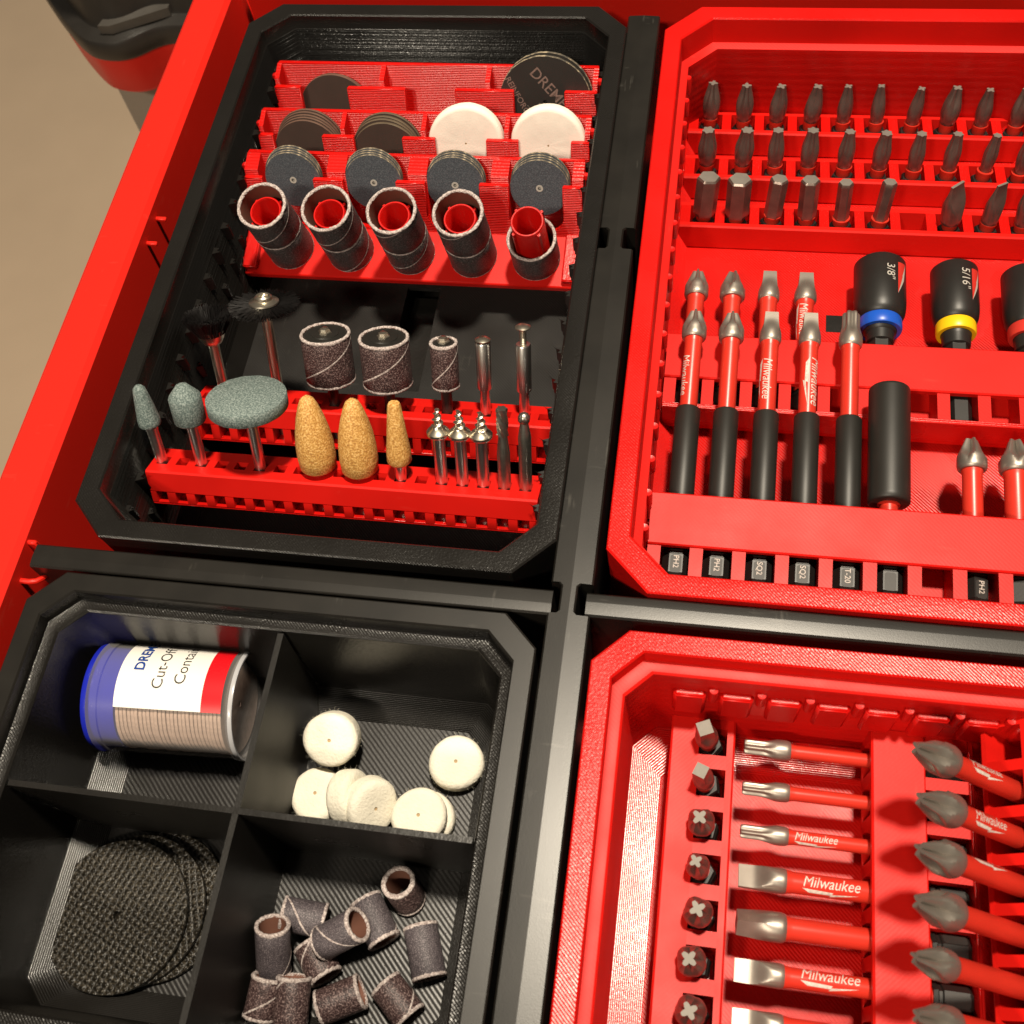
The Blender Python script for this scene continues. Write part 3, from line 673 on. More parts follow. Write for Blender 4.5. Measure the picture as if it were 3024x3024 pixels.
t = thing('spiral_cutter', 'grey steel cutter with spiral flutes and flat end', 'cutter', at1(17, 1.2)); z = H1 - 1.2
shaft(t, z + 9, 'steel', 1.75, extra=((1.75, z + 11), (1.3, z + 15.5), (1.2, z + 17)))
rings = []; n = 32
for j in range(25):
    u = j / 24; rings.append([((1.75 - .55 * abs(math.sin(3 * (2 * math.pi * i_ / n) + u * 5.5)) ** .7) * math.cos(2 * math.pi * i_ / n), (1.75 - .55 * abs(math.sin(3 * (2 * math.pi * i_ / n) + u * 5.5)) ** .7) * math.sin(2 * math.pi * i_ / n), z + 16.6 + u * 8.2) for i_ in range(n)])
MB().loft(rings).build('fluted_head', 'steel', t, 50)
t = thing('ball_cutter', 'dark steel cutter with a fluted ball end', 'cutter', at1(18, 1.2))
shaft(t, z + 14, 'steel', 1.75, extra=((1.75, z + 16.5), (1.1, z + 20.8)))
rings = []
for j in range(1, 18):
    a = math.pi * j / 18; rings.append([((1.72 * math.sin(a) * (1 - .13 * abs(math.sin(5 * 2 * math.pi * i_ / n + a)))) * math.cos(2 * math.pi * i_ / n), (1.72 * math.sin(a) * (1 - .13 * abs(math.sin(5 * 2 * math.pi * i_ / n + a)))) * math.sin(2 * math.pi * i_ / n), z + 22.2 - 1.75 * math.cos(a)) for i_ in range(n)])
MB().loft(rings).build('ball_head', 'steel', t, 50)

# ---- second rack
def bristles(t, pts, name='bristles', rad=0.11):
    mb = MB()
    for p, q in pts:
        p = Vector(p); q = Vector(q); mid = (p + q) / 2 + Vector([random.uniform(-.25, .25) for _ in range(3)])
        mb.tube([p, mid, q], [rad, rad, rad * .8], 3)
    o = mb.build(name, 'bristle', t); o['kind'] = 'stuff'; return o
t = thing('cup_brush', 'black bristle cup brush with a steel cup', 'brush', at2(1, 1.0) @ RY(-1.5)); z = H2 - 1.0
shaft(t, z + 15.5, 'nickel', 1.6, -3)
MB().lathe([(1.7, z + 15), (2.6, z + 15.4), (3.6, z + 17), (4.6, z + 19.6), (4.75, z + 20), (4.5, z + 20), (3.4, z + 17.4), (1, z + 16.4)], 32, cap0=True, cap1=True).build('cup', 'nickel', t)
pts = []
for _ in range(1500):
    a = random.uniform(0, 2 * math.pi); r0 = random.uniform(2.4, 4.3); r1 = r0 * 1.0 + random.uniform(1.4, 3.6)
    pts.append(((r0 * math.cos(a), r0 * math.sin(a), z + 18.5), (r1 * math.cos(a + random.uniform(-.1, .1)), r1 * math.sin(a), z + 24.3 + random.uniform(-.8, .8))))
bristles(t, pts, rad=.14)
t = thing('wheel_brush', 'black bristle wheel brush on a tall steel shaft', 'brush', at2(4, 1.0)); z = H2 - 1.0
shaft(t, z + 27.2, 'nickel', 1.6, -3)
MB().lathe([(1.2, z + 26.5), (3.0, z + 27.0), (4.3, z + 27.8), (4.3, z + 28.0), (3, z + 28), (1, z + 28)], 28, cap0=True, cap1=True).build('washer', 'nickel', t)
MB().lathe([(1.2, z + 29.2), (4.4, z + 29.3), (4.3, z + 29.7), (2.6, z + 30.3), (2.5, z + 31.2), (2.0, z + 31.6), (1.4, z + 31.4), (1.2, z + 30.9), (.3, z + 30.8)], 32, cap0=True, cap1=True).build('cap', 'nickel', t)
pts = []
for _ in range(1700):
    a = random.uniform(0, 2 * math.pi); r1 = random.uniform(6.0, 10.6); b_ = a + random.uniform(-.25, .25)
    pts.append(((2.5 * math.cos(a), 2.5 * math.sin(a), z + 28.6 + random.uniform(-.5, .5)), (r1 * math.cos(b_), r1 * math.sin(b_), z + 28.4 + random.uniform(-.9, .9))))
bristles(t, pts, rad=.13)

def band_parts(t, r, h, th, grit, turns=0.55, z0=0.0, seam_phase=0.0, inner='paper_brown', edge=0.30, thin=()):
    """abrasive sleeve: outer skin, brown lining, pale frayed edges, pale spiral seam"""
    n = 48
    MB().lathe([(r - .1, z0 + .1), (r, z0 + .25), (r, z0 + h * .3), (r, z0 + h * .7), (r, z0 + h - .25), (r - .1, z0 + h - .1)], n, jit=0.05).build('abrasive', grit, t, 70)
    MB().lathe([(r - th, z0 + .1), (r - th, z0 + h - .1)], n).build('lining', inner, t, 70)
    for z in (z0, z0 + h):
        s_ = 1 if z > z0 else -1
        if s_ in thin:
            MB().lathe([(r - .3, z), (r + .02, z), (r + .05, z - .16 * s_), (r, z - .3 * s_)], 60, jit=.05).build('frayed_edge', 'fuzz', t, 80); continue
        MB().lathe([(r - th - .05, z - .35 * s_), (r - th - .05 + .1, z + .05 * s_), (r - th / 2, z + .22 * s_), (r + .05, z + .05 * s_), (r + edge * .5, z - .35 * s_), (r, z - .7 * s_)], 72, jit=edge * .35).build('frayed_edge', 'fuzz', t, 80)
    if turns:
        rb = []; N = 40
        for j in range(N + 1):
            u = j / N; a = seam_phase + turns * 2 * math.pi * u; z = z0 + h * u; wdt = .28 + random.uniform(-.08, .08)
            rb.append([((r + .04) * math.cos(a), (r + .04) * math.sin(a), z - wdt), ((r + .13) * math.cos(a), (r + .13) * math.sin(a), z), ((r + .04) * math.cos(a), (r + .04) * math.sin(a), z + wdt)])
        MB().loft(rb, False, False, close=False).build('seam', 'fuzz', t, 80)
def drum(label, i, r, h, z1, rcore, seam):
    t = thing('sanding_drum', label, 'sanding drum', at2(i, 1.0) @ RY(random.uniform(-1.5, 1.5))); z = H2 - 1.0
    shaft(t, z + z1 + 1, 'dark_steel', 1.65, -3)
    MB().lathe([(1.6, z + z1 - 1.3), (2.6, z + z1 - 1.2), (2.6, z + z1 - .2)], 24, cap0=True, cap1=True).build('collar', 'dark_steel', t)
    MB().lathe([(rcore - .2, z + z1 + .2), (rcore, z + z1 + .6), (rcore, z + z1 + h - .5), (rcore - .4, z + z1 + h - .05), (rcore * .66, z + z1 + h - .05), (rcore * .64, z + z1 + h + .25), (1, z + z1 + h + .25)], 40, cap0=True, cap1=True).build('rubber_core', 'rubber', t)
    MB().lathe([(1.9, z + z1 + h - .3), (2.0, z + z1 + h + .5), (1.5, z + z1 + h + .7), (1.3, z + z1 + h + 1.5), (.5, z + z1 + h + 1.7)], 6, cap0=True, cap1=True).build('screw', 'nickel', t, 20)
    band_parts(t, r, h, .8, 'grit_brown', .55, z + z1, seam)
drum('wide brown sanding drum on a mandrel, left of the pair', 7, 7.3, 15.0, 5.6, 6.4, R(190))
drum('wide brown sanding drum on a mandrel, right of the pair', 10, 7.3, 15.0, 5.3, 6.4, R(185))
drum('narrow brown sanding drum on a mandrel', 13, 4.0, 14.2, 5.6, 3.2, R(190))
for k_, (i, up) in enumerate(((15, 0.6), (17, 5.2))):
    t = thing('cut_off_mandrel', ['bright steel mandrel with its screw fully driven in', 'bright steel mandrel with its screw standing out'][k_], 'mandrel', at2(i, 1.0)); z = H2 - 1.0
    shaft(t, z + 6, 'chrome', 1.5, -3)
    MB().lathe([(1.4, z + 5.6), (2.2, z + 5.8), (2.25, z + 6.2), (2.25, z + 20.2), (2.0, z + 20.6)], 28, cap0=True, cap1=True).build('barrel', 'chrome', t)
    MB().lathe([(1.0, z + 20.4 + j * .25) if j % 2 == 0 else (.8, z + 20.4 + j * .25) for j in range(int(up / .25) + 2)], 16, cap0=True, cap1=True).build('screw_thread', 'nickel', t)
    MB().lathe([(1.0, z + 20.2 + up), (2.2, z + 20.4 + up), (2.25, z + 20.7 + up), (1.5, z + 21.2 + up), (.4, z + 21.35 + up)], 28, cap0=True, cap1=True).build('screw_head', 'nickel', t)

# ---- sanding sleeve rack with posts
mt3 = rackx(XR, 116.5, -36.0, -15)
t = thing('sleeve_rack', 'red rack of hollow posts holding dark sanding sleeves', 'rack', mt3)
MB().box(0, 111.4, 0, 18, 0, 3.0, .5).build('base_plate', 'red_face', t)
for a, b_ in ((0, 4.6), (106.8, 111.4)): MB().box(a, b_, 1.2, 17.5, 2.9, 5.6, .5).build('end_block', 'red_rack', t)
peg = MB().lathe([(0.3, 0), (1.5, 0), (1.5, 1.4), (.7, 2.2)], 6, cap0=True, cap1=True).mesh('peg', 'red_rack')
for y in (5, 12): obj('peg', peg, t, T((111.2, y, 2.6)) @ RY(90)); obj('peg', peg, t, T((.2, y, 2.6)) @ RY(-90))
PX = [24.4 + 20.65 * i for i in range(5)]
def postm():
    mb = MB(); mb.lathe([(5.1, 2.9), (5.1, 28.1), (4.9, 28.4), (4.5, 28.4), (4.3, 28.1), (4.3, 3.2)], 36, cap0=False, cap1=True)
    for a in range(4):
        th = R(45 + 90 * a); c, s_ = math.cos(th), math.sin(th)
        p = [(5.0 * c - .55 * s_, 5.0 * s_ + .55 * c), (5.0 * c + .55 * s_, 5.0 * s_ - .55 * c), (5.9 * c + .35 * s_, 5.9 * s_ - .35 * c), (5.9 * c - .35 * s_, 5.9 * s_ + .35 * c)]
        mb.prism(p, 3, 27.4)
    return mb.mesh('post', 'red_rack')
pm = postm()
for x in PX: obj('post', pm, t, T((x - XR, 9.6, 0)))
gs = 'sanding sleeves on the red posts'
for i, x in enumerate(PX):
    for lv in (0, 1):
        if i == 4 and lv: continue
        nm = ['%s post from the left' % ORD[i]][0]
        lab = 'single dark sanding sleeve low on the last red post' if i == 4 else '%s dark sanding sleeve on the %s red post from the left' % ('lower' if lv == 0 else 'upper', ORD[i])
        s_ = thing('sanding_sleeve', lab, 'sanding sleeve', mt3 @ T((x - XR, 9.6, 3.05 + lv * 14.6)) @ RZ(random.uniform(0, 360)), gs)
        band_parts(s_, 7.7, 14.3, .8, 'grit', .6 if random.random() < .7 else 0, 0.2, random.uniform(0, 6), edge=.42 if lv else .3, thin=(-1, 1) if (i < 4 and lv == 0) else (-1,))

# ---- disc racks
def disc_rack(label, y0, z0, t_, segs, divs, cuts, H=20.0, ht=5.4, name='disc_rack'):
    """h=0 is the front wall's top; segs = standing front pieces, cuts = round cut-outs between them"""
    mt = rackx(0, y0, z0, t_)
    t = thing(name, label, 'rack', mt, 'disc racks')
    MB().box(9.0, 121, 7.4, 9.2, -H, ht, .35).build('back_wall', 'red_rack', t)
    for k, (a, b_) in enumerate(segs):
        MB().box(a, b_, 0, 1.9, -12.0, 0, .3).build('front_post', 'red_post', t)
    # lower front wall with scalloped top
    poly = [(9.0, -H)]; up = [(9.0, -12.02)]
    for a, b_ in cuts:
        up.append((a, -12.02)); cx, rr = (a + b_) / 2, (b_ - a) / 2
        for j in range(1, 12): th = math.pi + math.pi * j / 12; up.append((cx + rr * math.cos(th), -12.02 + rr * .55 * math.sin(th)))
        up.append((b_, -12.02))
    up.append((121, -12.02))
    poly = [(9.0, -H)] + up + [(121, -H)]
    MB().prism([(a, b_) for a, b_ in poly], 0.0, 1.9, axis='y').build('front_wall', 'red_post', t, 25)
    for a, b_, hh in divs:
        MB().prism([(1.92, -H + .1), (7.38, -H + .1), (7.38, hh), (1.92, hh - 3.2 if hh > 2 else hh - .5)], a, b_, axis='x').build('divider', 'red_rack', t, 25)
    MB().box(9.05, 120.95, 1.9, 7.4, -H, -H + 1.2).build('base', 'red_rack', t)
    pg = MB().lathe([(0.3, 0), (1.3, 0), (1.3, 1.2), (.6, 2.0)], 6, cap0=True, cap1=True).mesh('peg', 'red_rack')
    for hh in (1.5, -8): obj('peg', pg, t, T((120.7, 5, hh)) @ RY(90)); obj('peg', pg, t, T((9.3, 5, hh)) @ RY(-90))
    return mt
D1 = disc_rack('red disc rack with three compartments, rearmost in the black bin', 181.9, -13.8, 18, [(9.0, 18.4), (35.1, 55.6), (72.8, 93.1), (110.2, 121)], [(9.02, 10.6, 5.2), (46.4, 48.0, 5.2), (83.2, 84.8, 5.2), (119.4, 120.98, 5.2)], [(18.4, 35.1), (55.6, 72.8), (93.1, 110.2)])
D2 = disc_rack('red disc rack with four compartments, second from the back', 159.0, -13.8, 18, [(9.0, 14.2), (31.3, 42.3), (58.9, 70.0), (87.1, 97.8), (115.0, 121)], [(9.02, 10.6, 5.2), (37.6, 39.0, 5.2), (65.2, 66.6, 5.2), (93.0, 94.4, 5.2), (119.4, 120.98, 5.2)], [(14.2, 31.3), (42.3, 58.9), (70.0, 87.1), (97.8, 115.0)])
D3 = disc_rack('red disc rack with four grey disc stacks, nearest of three', 139.7, -13.8, 18, [(9.0, 15.2), (32.6, 42.7), (60.4, 70.1), (87.8, 97.4), (114.6, 121)], [(9.02, 13.6, 5.0), (37.2, 43.4, 5.0), (64.3, 70.5, 5.0), (91.5, 97.1, 5.0), (117.5, 120.98, 5.0)], [(15.2, 32.6), (42.7, 60.4), (70.1, 87.8), (97.4, 114.6)])
def flat_disc(label, group, mtx, r, th, mats, hole=0.8, name='abrasive_disc', cat='disc', n=56, tilt=0.0):
    me = cached(('disc', r, th, tuple(mats), hole), lambda: None) if False else None
    mb = MB(); b_ = min(.12, th * .3)
    mb.lathe([(hole, 0), (r - b_, 0)], n, 0); mb.lathe([(r - b_, 0), (r, b_), (r, th - b_), (r - b_, th)], n, 1, jit=.02); mb.lathe([(r - b_, th), (hole, th)], n, 0); mb.lathe([(hole, th), (hole, 0)], n, 1)
    o = mb.build(name, mats, None, 50); o.matrix_world = tmat(mtx); return tag(o, label, cat, group)
def facing(mt, x, v, h, ax=0, ay=0):             # disc whose axis is the rack's front normal
    return mt @ T((x, v, h)) @ RX(90 + ax) @ RY(ay)
# after RX(90) the disc's +Z points to the rack's front (-Y); z=0 is its back face
def stack(mt, x, h, r, n, th, mats, lab, grp, v0=2.2, jit=.5, lean=0):
    for j in range(n):
        pos = 'front' if j == 0 else ('back' if j == n - 1 else '%s from the front' % ORD[j])
        flat_disc(lab % pos, grp, facing(mt, x + random.uniform(-jit, jit), v0 + th + j * (th + .07), h + (j * .45 if lean else 0) + random.uniform(-jit * .4, jit * .4), random.uniform(-1.2, 0), random.uniform(-1, 1)), r, th, mats)
stack(D1, 28.2, -10.6, 13.0, 2, .85, ['disc_dark', 'disc_brown'], 'dark brown cutting disc, %s of the pair in the rearmost rack', 'brown discs', v0=4.5)
stack(D2, 25.0, -7.4, 11.8, 5, 1.02, ['disc_dark', 'disc_brown'], 'brown cutting disc, %s in the left stack of five', 'brown discs', v0=1.95, jit=.15, lean=1)
stack(D2, 52.3, -7.6, 11.8, 4, 1.28, ['disc_dark', 'disc_olive'], 'olive-edged brown cutting disc, %s of the four beside the felt wheels', 'brown discs', v0=1.95, jit=.25, lean=1)
for i, x in enumerate((25.2, 52.4, 79.7, 107.0)):
    stack(D3, x, -1.6, 9.55, 4, .62, ['disc_face', 'disc_edge'], 'grey sanding disc, %s of the ' + ORD[i] + ' stack from the left', 'grey sanding discs', v0=2.1, jit=.22, lean=1)
    hubm = MB().lathe([(.55, 0), (1.15, 0), (1.15, .05), (.55, .05)], 20).mesh('centre_mark', 'grey_ink')
for o in [o for o in bpy.data.objects if o.get('group') == 'grey sanding discs' and 'front of' in o['label']]:
    obj('centre_mark', hubm, o, T((0, 0, .63)))
for k_, (v, lab) in enumerate(((2.2, 'front'), (3.5, 'rear'))):
    o = flat_disc('large black reinforced disc, %s of the pair in the rearmost rack' % lab, 'black reinforced discs', facing(D1, 103.4 + k_ * .5, v + 1.0, -4.6 + k_ * .7), 15.6, 1.0, ['disc_black', 'disc_edge'])
    if k_ == 0:
        for tx, sz, dx, dy, an in (('DREMEL', 5.2, 2.2, 3.9, -48), ('REINFORCED', 2.9, -8.6, .6, -62)):
            p = text2d(tx, sz, 0, .02); an = R(an)
            me = bpy.data.meshes.new('lettering'); me.from_pydata([((u * math.cos(an) - w_ * math.sin(an) + dx) * MM, (u * math.sin(an) + w_ * math.cos(an) + dy) * MM, 1.03 * MM) for u, w_ in p[0]], [], p[1]); me.materials.append(M['lettering_brown'] if 'lettering_brown' in M else M['grey_ink'])
            obj('lettering', me, o)
def felt_wheel(label, group, mtx, r, th, mat='felt', hole=.45, bulge=0.0):
    t = thing('felt_wheel', label, 'felt wheel', mtx, group)
    e = min(1.9, th * .32); pr = [(hole, 0), (r * .5, -.1), (r - e, 0)]
    for j in range(1, 6): a = math.pi / 2 * j / 5; pr.append((r - e + e * math.sin(a) + bulge * .3, e - e * math.cos(a)))
    for j in range(6): a = math.pi / 2 * j / 5; pr.append((r - e + e * math.cos(a) + bulge * .3, th - e + e * math.sin(a)))
    pr += [(r * .5, th + .15), (hole, th - .05)]
    mb = MB(); rings = []; n = 48; ph = [random.uniform(0, 6.28) for _ in range(4)]
    for rr, z in pr:
        rings.append([((rr * (1 + .018 * math.sin(2 * a + ph[0]) + .012 * math.sin(3 * a + ph[1])) + random.uniform(-.06, .06) * min(1, rr / 5)) * math.cos(a), (rr * (1 + .018 * math.sin(2 * a + ph[0]) + .012 * math.sin(3 * a + ph[1])) + random.uniform(-.06, .06) * min(1, rr / 5)) * math.sin(a), z + (.12 * math.sin(a + ph[2]) + random.uniform(-.04, .04)) * min(1, rr / 5)) for a in [2 * math.pi * i / n for i in range(n)]])
    mb.loft(rings, False, False); mb.build('felt_body', mat, t, 80)
    MB().lathe([(hole + .06, th - .02), (hole + .02, th - .35), (.02, th - .4)], 14).build('core_hole', 'felt_hole', t)
    fz = MB()
    for _ in range(70):
        a = random.uniform(0, 6.283); z = random.uniform(.3, th); d = Vector((math.cos(a), math.sin(a), random.uniform(-.6, .8)))
        p = Vector((r * .985 * math.cos(a), r * .985 * math.sin(a), z)); q = p + d * random.uniform(.2, .9) + Vector([random.uniform(-.4, .4) for _ in range(3)]); s_ = p + d * .25 + Vector([random.uniform(-.25, .25) for _ in range(3)])
        fz.tube([p, s_, q], [.022, .02, .012], 3)
    o = fz.build('felt_fibres', mat, t); o['kind'] = 'stuff'
    return t
for i, x in enumerate((80.0, 107.4)):
    felt_wheel('white felt polishing wheel, %s of the two standing in the disc rack' % ('left', 'right')[i], 'felt wheels in the disc rack', facing(D2, x, 6.6, -2.2), 12.5, 4.6, 'felt_pink', .3)

# ================================================================== four-compartment bin
# clear container of cutting discs
cm = T((9.4, -32.6, -31.2)) @ RZ(2.6) @ RY(90) @ RZ(0)
t = thing('disc_container', 'clear cylindrical container with a blue lid and white label', 'container', cm)
rc = 14.9
MB().lathe([(rc, 1.9), (rc, 4.8), (rc - .4, 5.0), (rc - .4, 39.4), (rc, 39.6), (rc, 41.2), (rc - 1.0, 41.2), (rc - 1.1, 39.2), (.01, 39.0)], 72).build('clear_body', 'clear', t, 50)
MB().lathe([(rc + .02, 40.3), (rc + .1, 40.9), (rc - .1, 41.4), (rc - .6, 41.4), (rc - .7, 40.9)], 72).build('end_lip', 'clear_lip', t, 60)
MB().lathe([(.05, 0), (rc - 1.6, 0), (rc - .3, .4), (rc - .1, 1.0), (rc - .1, 1.85), (rc - 1.5, 1.9), (rc - 1.5, 8.8), (.05, 8.8)], 64).build('lid', 'blue_lid', t, 50)
def patch(u0, u1, a0, a1, rr):
    vs = []; fs = []; N = 24
    for j in range(N + 1):
        a = R(lerp(a0, a1, j / N)); vs += [(u0, a), (u1, a)]
    return [(rr * math.cos(a), rr * math.sin(a), u) for u, a in vs], [(2 * j, 2 * j + 1, 2 * j + 3, 2 * j + 2) for j in range(N)]
# container axis is +X: local X points down (-Z world), local Y stays +Y; up = angle 180, front = 270
mb = MB(); mb.add(*patch(9.4, 33.0, 118, 208, rc - .34)); lb = mb.build('paper_label', 'label_white', t, 60)
mb = MB(); mb.add(*patch(33.0, 38.4, 118, 208, rc - .34)); mb.build('red_stripe', 'label_red', t, 60)
def label_text(tx, size, u, a, mat, bold=.02):
    p = text2d(tx, size, 0, bold); hw = max(q[0] for q in p[0])
    q0 = min(q[0] for q in p[0])
    me = bent_mesh('label_text', [([(-w_, q - q0) for q, w_ in p[0]], p[1])], lambda z: rc - .31, mat, 0, 10)
    o = obj('label_text', me, lb); o.matrix_local = tmat(T((0, 0, u)) @ RZ(a)); return o
label_text('Cut-Off Wheel', 4.3, 20.6, 187, 'label_ink', .0)
label_text('Container', 4.3, 26.4, 181, 'label_ink', .0)
label_text('DREMEL', 3.8, 14.6, 168, 'label_blue', .12)
for j in range(27):
    mtx = cm @ T((random.uniform(-.1, .25), random.uniform(-.2, .2), 9.2 + j * 1.07))
    flat_disc('thin tan cutting disc stacked inside the clear container', 'cutting discs in the container', mtx, 13.3, .9, ['disc_tan', 'disc_tan'], n=40)

FW = 'loose felt wheels'
FLOORZ = ZF + .1
felt_wheel('cream felt wheel standing on edge behind the others', FW, T((72.6, -34.4, -39.6)) @ RZ(10) @ RX(26), 7.3, 7.4)
felt_wheel('cream felt wheel lying at the left of the row, hole showing', FW, T((70.6, -50.2, -46.4)) @ RX(-3) @ RY(-5), 7.3, 6.0)
felt_wheel('cream felt wheel seen edge-on in the middle of the row', FW, T((77.0, -50.6, -39.6)) @ RZ(4) @ RY(72) @ RZ(20), 7.3, 6.4)
felt_wheel('cream felt wheel tilted against the edge-on one', FW, T((83.8, -50.6, -39.8)) @ RZ(-10) @ RY(52) @ RX(14), 7.3, 6.4)
felt_wheel('cream felt wheel on top of the pair by the partition', FW, T((99.2, -52.6, -41.2)) @ RX(6) @ RY(3), 7.1, 5.0)
felt_wheel('cream felt wheel underneath another by the partition', FW, T((100.6, -52.0, -46.7)) @ RX(3), 7.1, 5.0)
felt_wheel('cream felt wheel lying alone near the right wall', FW, T((105.8, -37.0, -46.6)) @ RX(3) @ RY(2), 7.3, 6.4)

for j, (x, y, z, ax, ay, lab) in enumerate(((25.0, -86.3, -43.4, 1.5, -3.0, 'topmost'), (28.5, -84.2, -44.9, 1, -2.0, 'second'), (33.0, -82.5, -46.3, 0, 0, 'lowest'))):
    flat_disc('black fibre cutting wheel with woven texture, %s of the pile' % lab, 'fibre cutting wheels', T((x, y, z)) @ RX(ax) @ RY(ay) @ RZ(j * 40), 18.9, 1.25, ['cut_wheel', 'cut_wheel'], 1.0, 'cutting_wheel', 'cutting wheel', 90)

def sleeve(label, p, q, grit, r=4.25, th=.85, turns=.55, roll=0.0):
    p = Vector(p); q = Vector(q); d = q - p; L = d.length
    m_ = T(p) @ d.to_track_quat('Z', 'Y').to_matrix().to_4x4() @ RZ(roll)
    t = thing('sanding_sleeve', label, 'sanding sleeve', m_, 'loose sanding sleeves')
    band_parts(t, r, L, th, grit, turns, 0, 0, edge=.3)
SL = 'loose sanding sleeves'
sleeve('grey-plum sanding sleeve lying flat at the back left of the pile', (69.0, -80.6, -39.4), (79.6, -80.8, -41.6), 'grit_plum', roll=20)
sleeve('grey-plum sanding sleeve propped upright at the left of the pile', (69.2, -93.8, -42.0), (69.3, -84.2, -32.6), 'grit_plum', roll=120)
sleeve('coarse brown sanding sleeve half hidden in the middle of the pile', (76.6, -86.4, -42.4), (82.6, -93.6, -42.2), 'grit_brown', roll=60)
sleeve('grey-plum sanding sleeve leaning over the pile, brown lining showing', (80.9, -86.3, -38.5), (90.3, -81.3, -33.0), 'grit_plum', roll=10)
sleeve('grey-plum sanding sleeve lying behind the leaning one', (88.4, -74.4, -42.4), (95.4, -83.5, -42.4), 'grit_plum', roll=200)
sleeve('sanding sleeve standing on end behind the pile, open end up', (98.8, -72.4, -46.6), (97.2, -69.8, -37.0), 'grit_brown', 4.3, 1.1, 0)
sleeve('grey-plum sanding sleeve lying alone at the right', (103.6, -78.6, -42.4), (108.0, -90.3, -42.6), 'grit_plum', roll=150)
sleeve('coarse brown sanding sleeve pointing at the viewer in the middle', (75.8, -94.6, -38.0), (76.6, -106.5, -41.0), 'grit_brown', roll=100)
sleeve('coarse brown sanding sleeve lying askew in the front of the pile', (82.4, -100.6, -42.4), (92.0, -95.4, -42.2), 'grit_brown', roll=170)
sleeve('coarse brown sanding sleeve at the front right of the pile', (97.4, -93.0, -42.4), (105.0, -99.6, -42.4), 'grit_brown', roll=250)
sleeve('coarse brown sanding sleeve at the far left of the pile', (68.6, -104.6, -40.4), (69.6, -95.4, -37.6), 'grit_brown', 4.0, roll=30)

# ================================================================== red bin with sideways racks
# standing rack
YC = [-27.3 - 10.42 * i for i in range(8)]
ybase = -112.0
ml = racky(177.4, ybase, -31.0 - 15.0, 0)
hl = sorted([y - ybase for y in YC])
make_rack('red rack standing upright along the left side of the sideways-rack bin', ml, 90.6, 15.0, 16.0, hl, 6.9, 2.0, 8.9, 1.2, 5, rec=.6)
gl = 'bits standing upright in the left rack'
for i, y in enumerate(YC):
    kd, rh, nm = [('square', 2.9, 'square-tip'), ('square', 2.6, 'square-tip'), ('bullet', 3.4, 'cross-tip'), ('bullet', 2.9, 'cross-tip'), ('bullet', 3.5, 'cross-tip'), ('bullet', 3.5, 'cross-tip'), ('bullet', 3.6, 'cross-tip'), ('bullet', 3.5, 'cross-tip')][i]
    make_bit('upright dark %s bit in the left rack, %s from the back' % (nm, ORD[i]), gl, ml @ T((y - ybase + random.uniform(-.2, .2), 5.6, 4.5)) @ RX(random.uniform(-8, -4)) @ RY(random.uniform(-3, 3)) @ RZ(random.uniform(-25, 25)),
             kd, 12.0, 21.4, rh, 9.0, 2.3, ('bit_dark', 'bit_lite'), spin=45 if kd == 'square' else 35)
# lying rack
YM = [-27.8 - 10.45 * i for i in range(8)]
mm = racky(233.4, ybase, -26.3, 88)
make_rack('red rack lying flat down the middle of the sideways-rack bin', mm, 90.6, 24.0, 12.5, sorted([y - ybase for y in YM]), 7.4, 2.0, 10.6, 1.2, 11.4, rec=1.4)
gm = 'bits lying in the middle sideways rack'
for i, y in enumerate(YM):
    kd, rh, rn, nm = [('torx', 2.6, 1.7, 'star-tip'), ('torx', 2.3, 1.7, 'star-tip'), ('torx', 2.3, 1.75, 'star-tip'), ('slot', 3.0, 2.5, 'flat-blade'), ('square', 3.4, 2.55, 'square-tip'), ('slot', 2.8, 2.25, 'flat-blade'), ('slot', 2.7, 2.15, 'flat-blade'), ('slot', 2.7, 2.15, 'flat-blade')][i]
    mk = {2: ('logo', 34.5, 10, 108, 1), 3: ('logo', 31.0, 13, 80, 1), 5: ('logo', 31, 13, 60, 1)}.get(i)
    spin = {3: 13, 4: 45, 5: -4, 6: 3, 7: 0}.get(i, 10)
    # marking angle is meant for the world-up side: local -Y is the rack's front (up)
    mk2 = (mk[0], mk[1], mk[2], -90 - spin + (0, 0, -12, -8, 0, 14)[i], -1) if mk else None
    make_bit('red %s bit lying in the middle rack, %s from the back' % (nm, ORD[i]), gm, mm @ T((y - ybase, 6.0, 1.6)), kd, 40.8, 52.0, rh, 8.6, rn, spin=spin, mark=mk2, stamp='')
# leaning rack
YR = [-36.2 - 10.4 * i for i in range(6)]
mr = racky(256.7, ybase, -23.2, 47.5)
make_rack('red rack leaning left at the right edge of the sideways-rack bin', mr, 94.0, 22.0, 12.2, sorted([y - ybase for y in [-25.8] + YR]), 7.9, 1.9, 10.6, 1.0, 6.0)
gr_ = 'large phillips bits in the leaning rack'
for i, y in enumerate(YR):
    mk = {0: ('logo', 32.0, 11, -95, -1), 1: ('logo', 32.0, 11, -130, -1), 2: ('logo', 32, 12, -70, -1)}.get(i)
    make_bit('large red-shafted phillips bit in the leaning rack, %s from the back' % ORD[i], gr_, mr @ T((y - ybase, 5.6, 1.2)), 'phillips', [42.6, 41.6, 42.6, 43.2, 45.6, 45][i], [54.0, 53.2, 54.0, 54.8, 56.2, 56][i], [3.7, 3.7, 3.7, 3.8, 3.2, 3.3][i], 8.6, 2.35, spin=[30, 38, 50, 32, 55, 40][i], mark=mk)

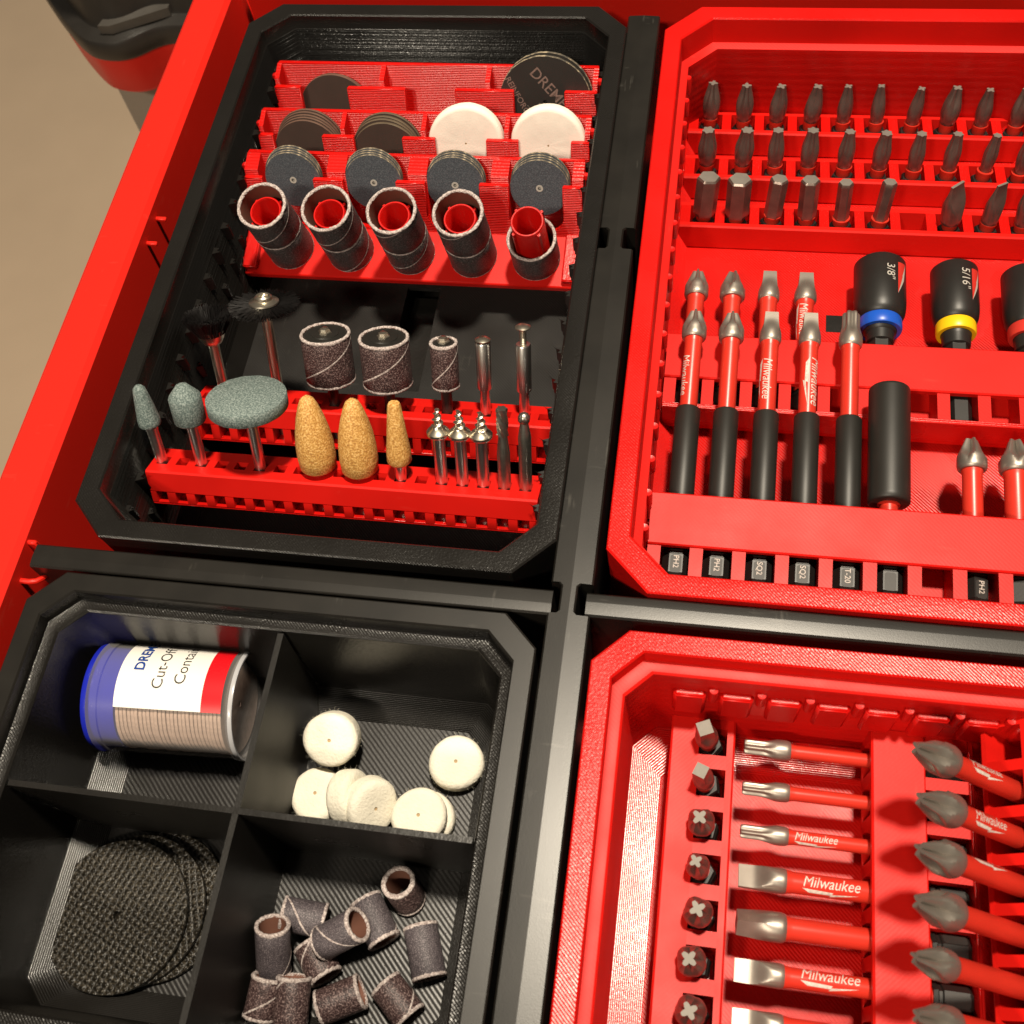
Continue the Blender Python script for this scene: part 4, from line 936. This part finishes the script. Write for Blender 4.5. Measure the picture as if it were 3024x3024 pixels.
# ================================================================== beside the drawer
t = thing('tool_case', 'corner of a black and red tool case on a grey post beyond the drawer', 'tool case')
out = [(-196, 372), (-188, 352), (-178, 340), (-166, 326), (-150, 310), (-141, 304.5), (-125, 304.5), (-111, 317), (-100, 318), (-70, 318), (-70, 420), (-196, 420)]
def chaikin(p, n=2):
    for _ in range(n):
        q = []
        for i in range(len(p)):
            a, b_ = p[i], p[(i + 1) % len(p)]
            q += [(a[0] * .75 + b_[0] * .25, a[1] * .75 + b_[1] * .25), (a[0] * .25 + b_[0] * .75, a[1] * .25 + b_[1] * .75)]
        p = q
    return p
out = chaikin(out)
def ins(poly, k, cx=-135, cy=370): return [(cx + (x - cx) * k, cy + (y - cy) * k) for x, y in poly]
mb = MB(); mb.loft([[(x, y, -110) for x, y in ins(out, .985)], [(x, y, -108.5) for x, y in out], [(x, y, -101) for x, y in out], [(x, y, -99.4) for x, y in ins(out, .985)], [(x, y, -97.5) for x, y in ins(out, .87)], [(x, y, -95.5) for x, y in ins(out, .855)], [(x, y, -60) for x, y in ins(out, .80)], [(x, y, -20) for x, y in ins(out, .78)]])
mb.build('body', 'case_black', t, 42)
MB().prism([(-136, 309.5), (-130, 309.5), (-104, 323), (-104, 331), (-134, 318)], -97.6, -93).build('latch', 'case_grey', t)
MB().loft([[(x, y, -134) for x, y in ins(out, .90)], [(x, y, -130) for x, y in ins(out, .955)], [(x, y, -110.1) for x, y in ins(out, .965)]]).build('red_band', 'red_mould', t, 42)
MB().box(-158, -131, 330, 352, -499.9, -133, 1.5).build('post', 'grey_post', t)

# ================================================================== loose grit
mb = MB()
def speck(x, y, z, r):
    a = random.uniform(0, 6.28); mb.add([(x + r * math.cos(a), y + r * math.sin(a), z), (x + r * math.cos(a + 2.1), y + r * math.sin(a + 2.1), z), (x + r * math.cos(a + 4.2), y + r * math.sin(a + 4.2), z), (x, y, z + r * 1.2)], [(0, 1, 3), (1, 2, 3), (2, 0, 3)])
for _ in range(420): speck(random.uniform(66, 110), random.uniform(-101, -66), ZF + .02, random.uniform(.06, .22))
for _ in range(120): speck(random.uniform(66, 110), random.uniform(-61, -29), ZF + .02, random.uniform(.05, .16))
for _ in range(60): speck(random.uniform(13, 60), random.uniform(-61, -48), ZF + .02, random.uniform(.05, .16))
for _ in range(160): speck(random.uniform(14, 115), random.uniform(14, 110), ZF + .02, random.uniform(.05, .18))
o = mb.build('abrasive_grit', 'grit_brown'); o['kind'] = 'stuff'; tag(o, 'fine loose abrasive grit scattered on the floors of the black bins', 'grit')
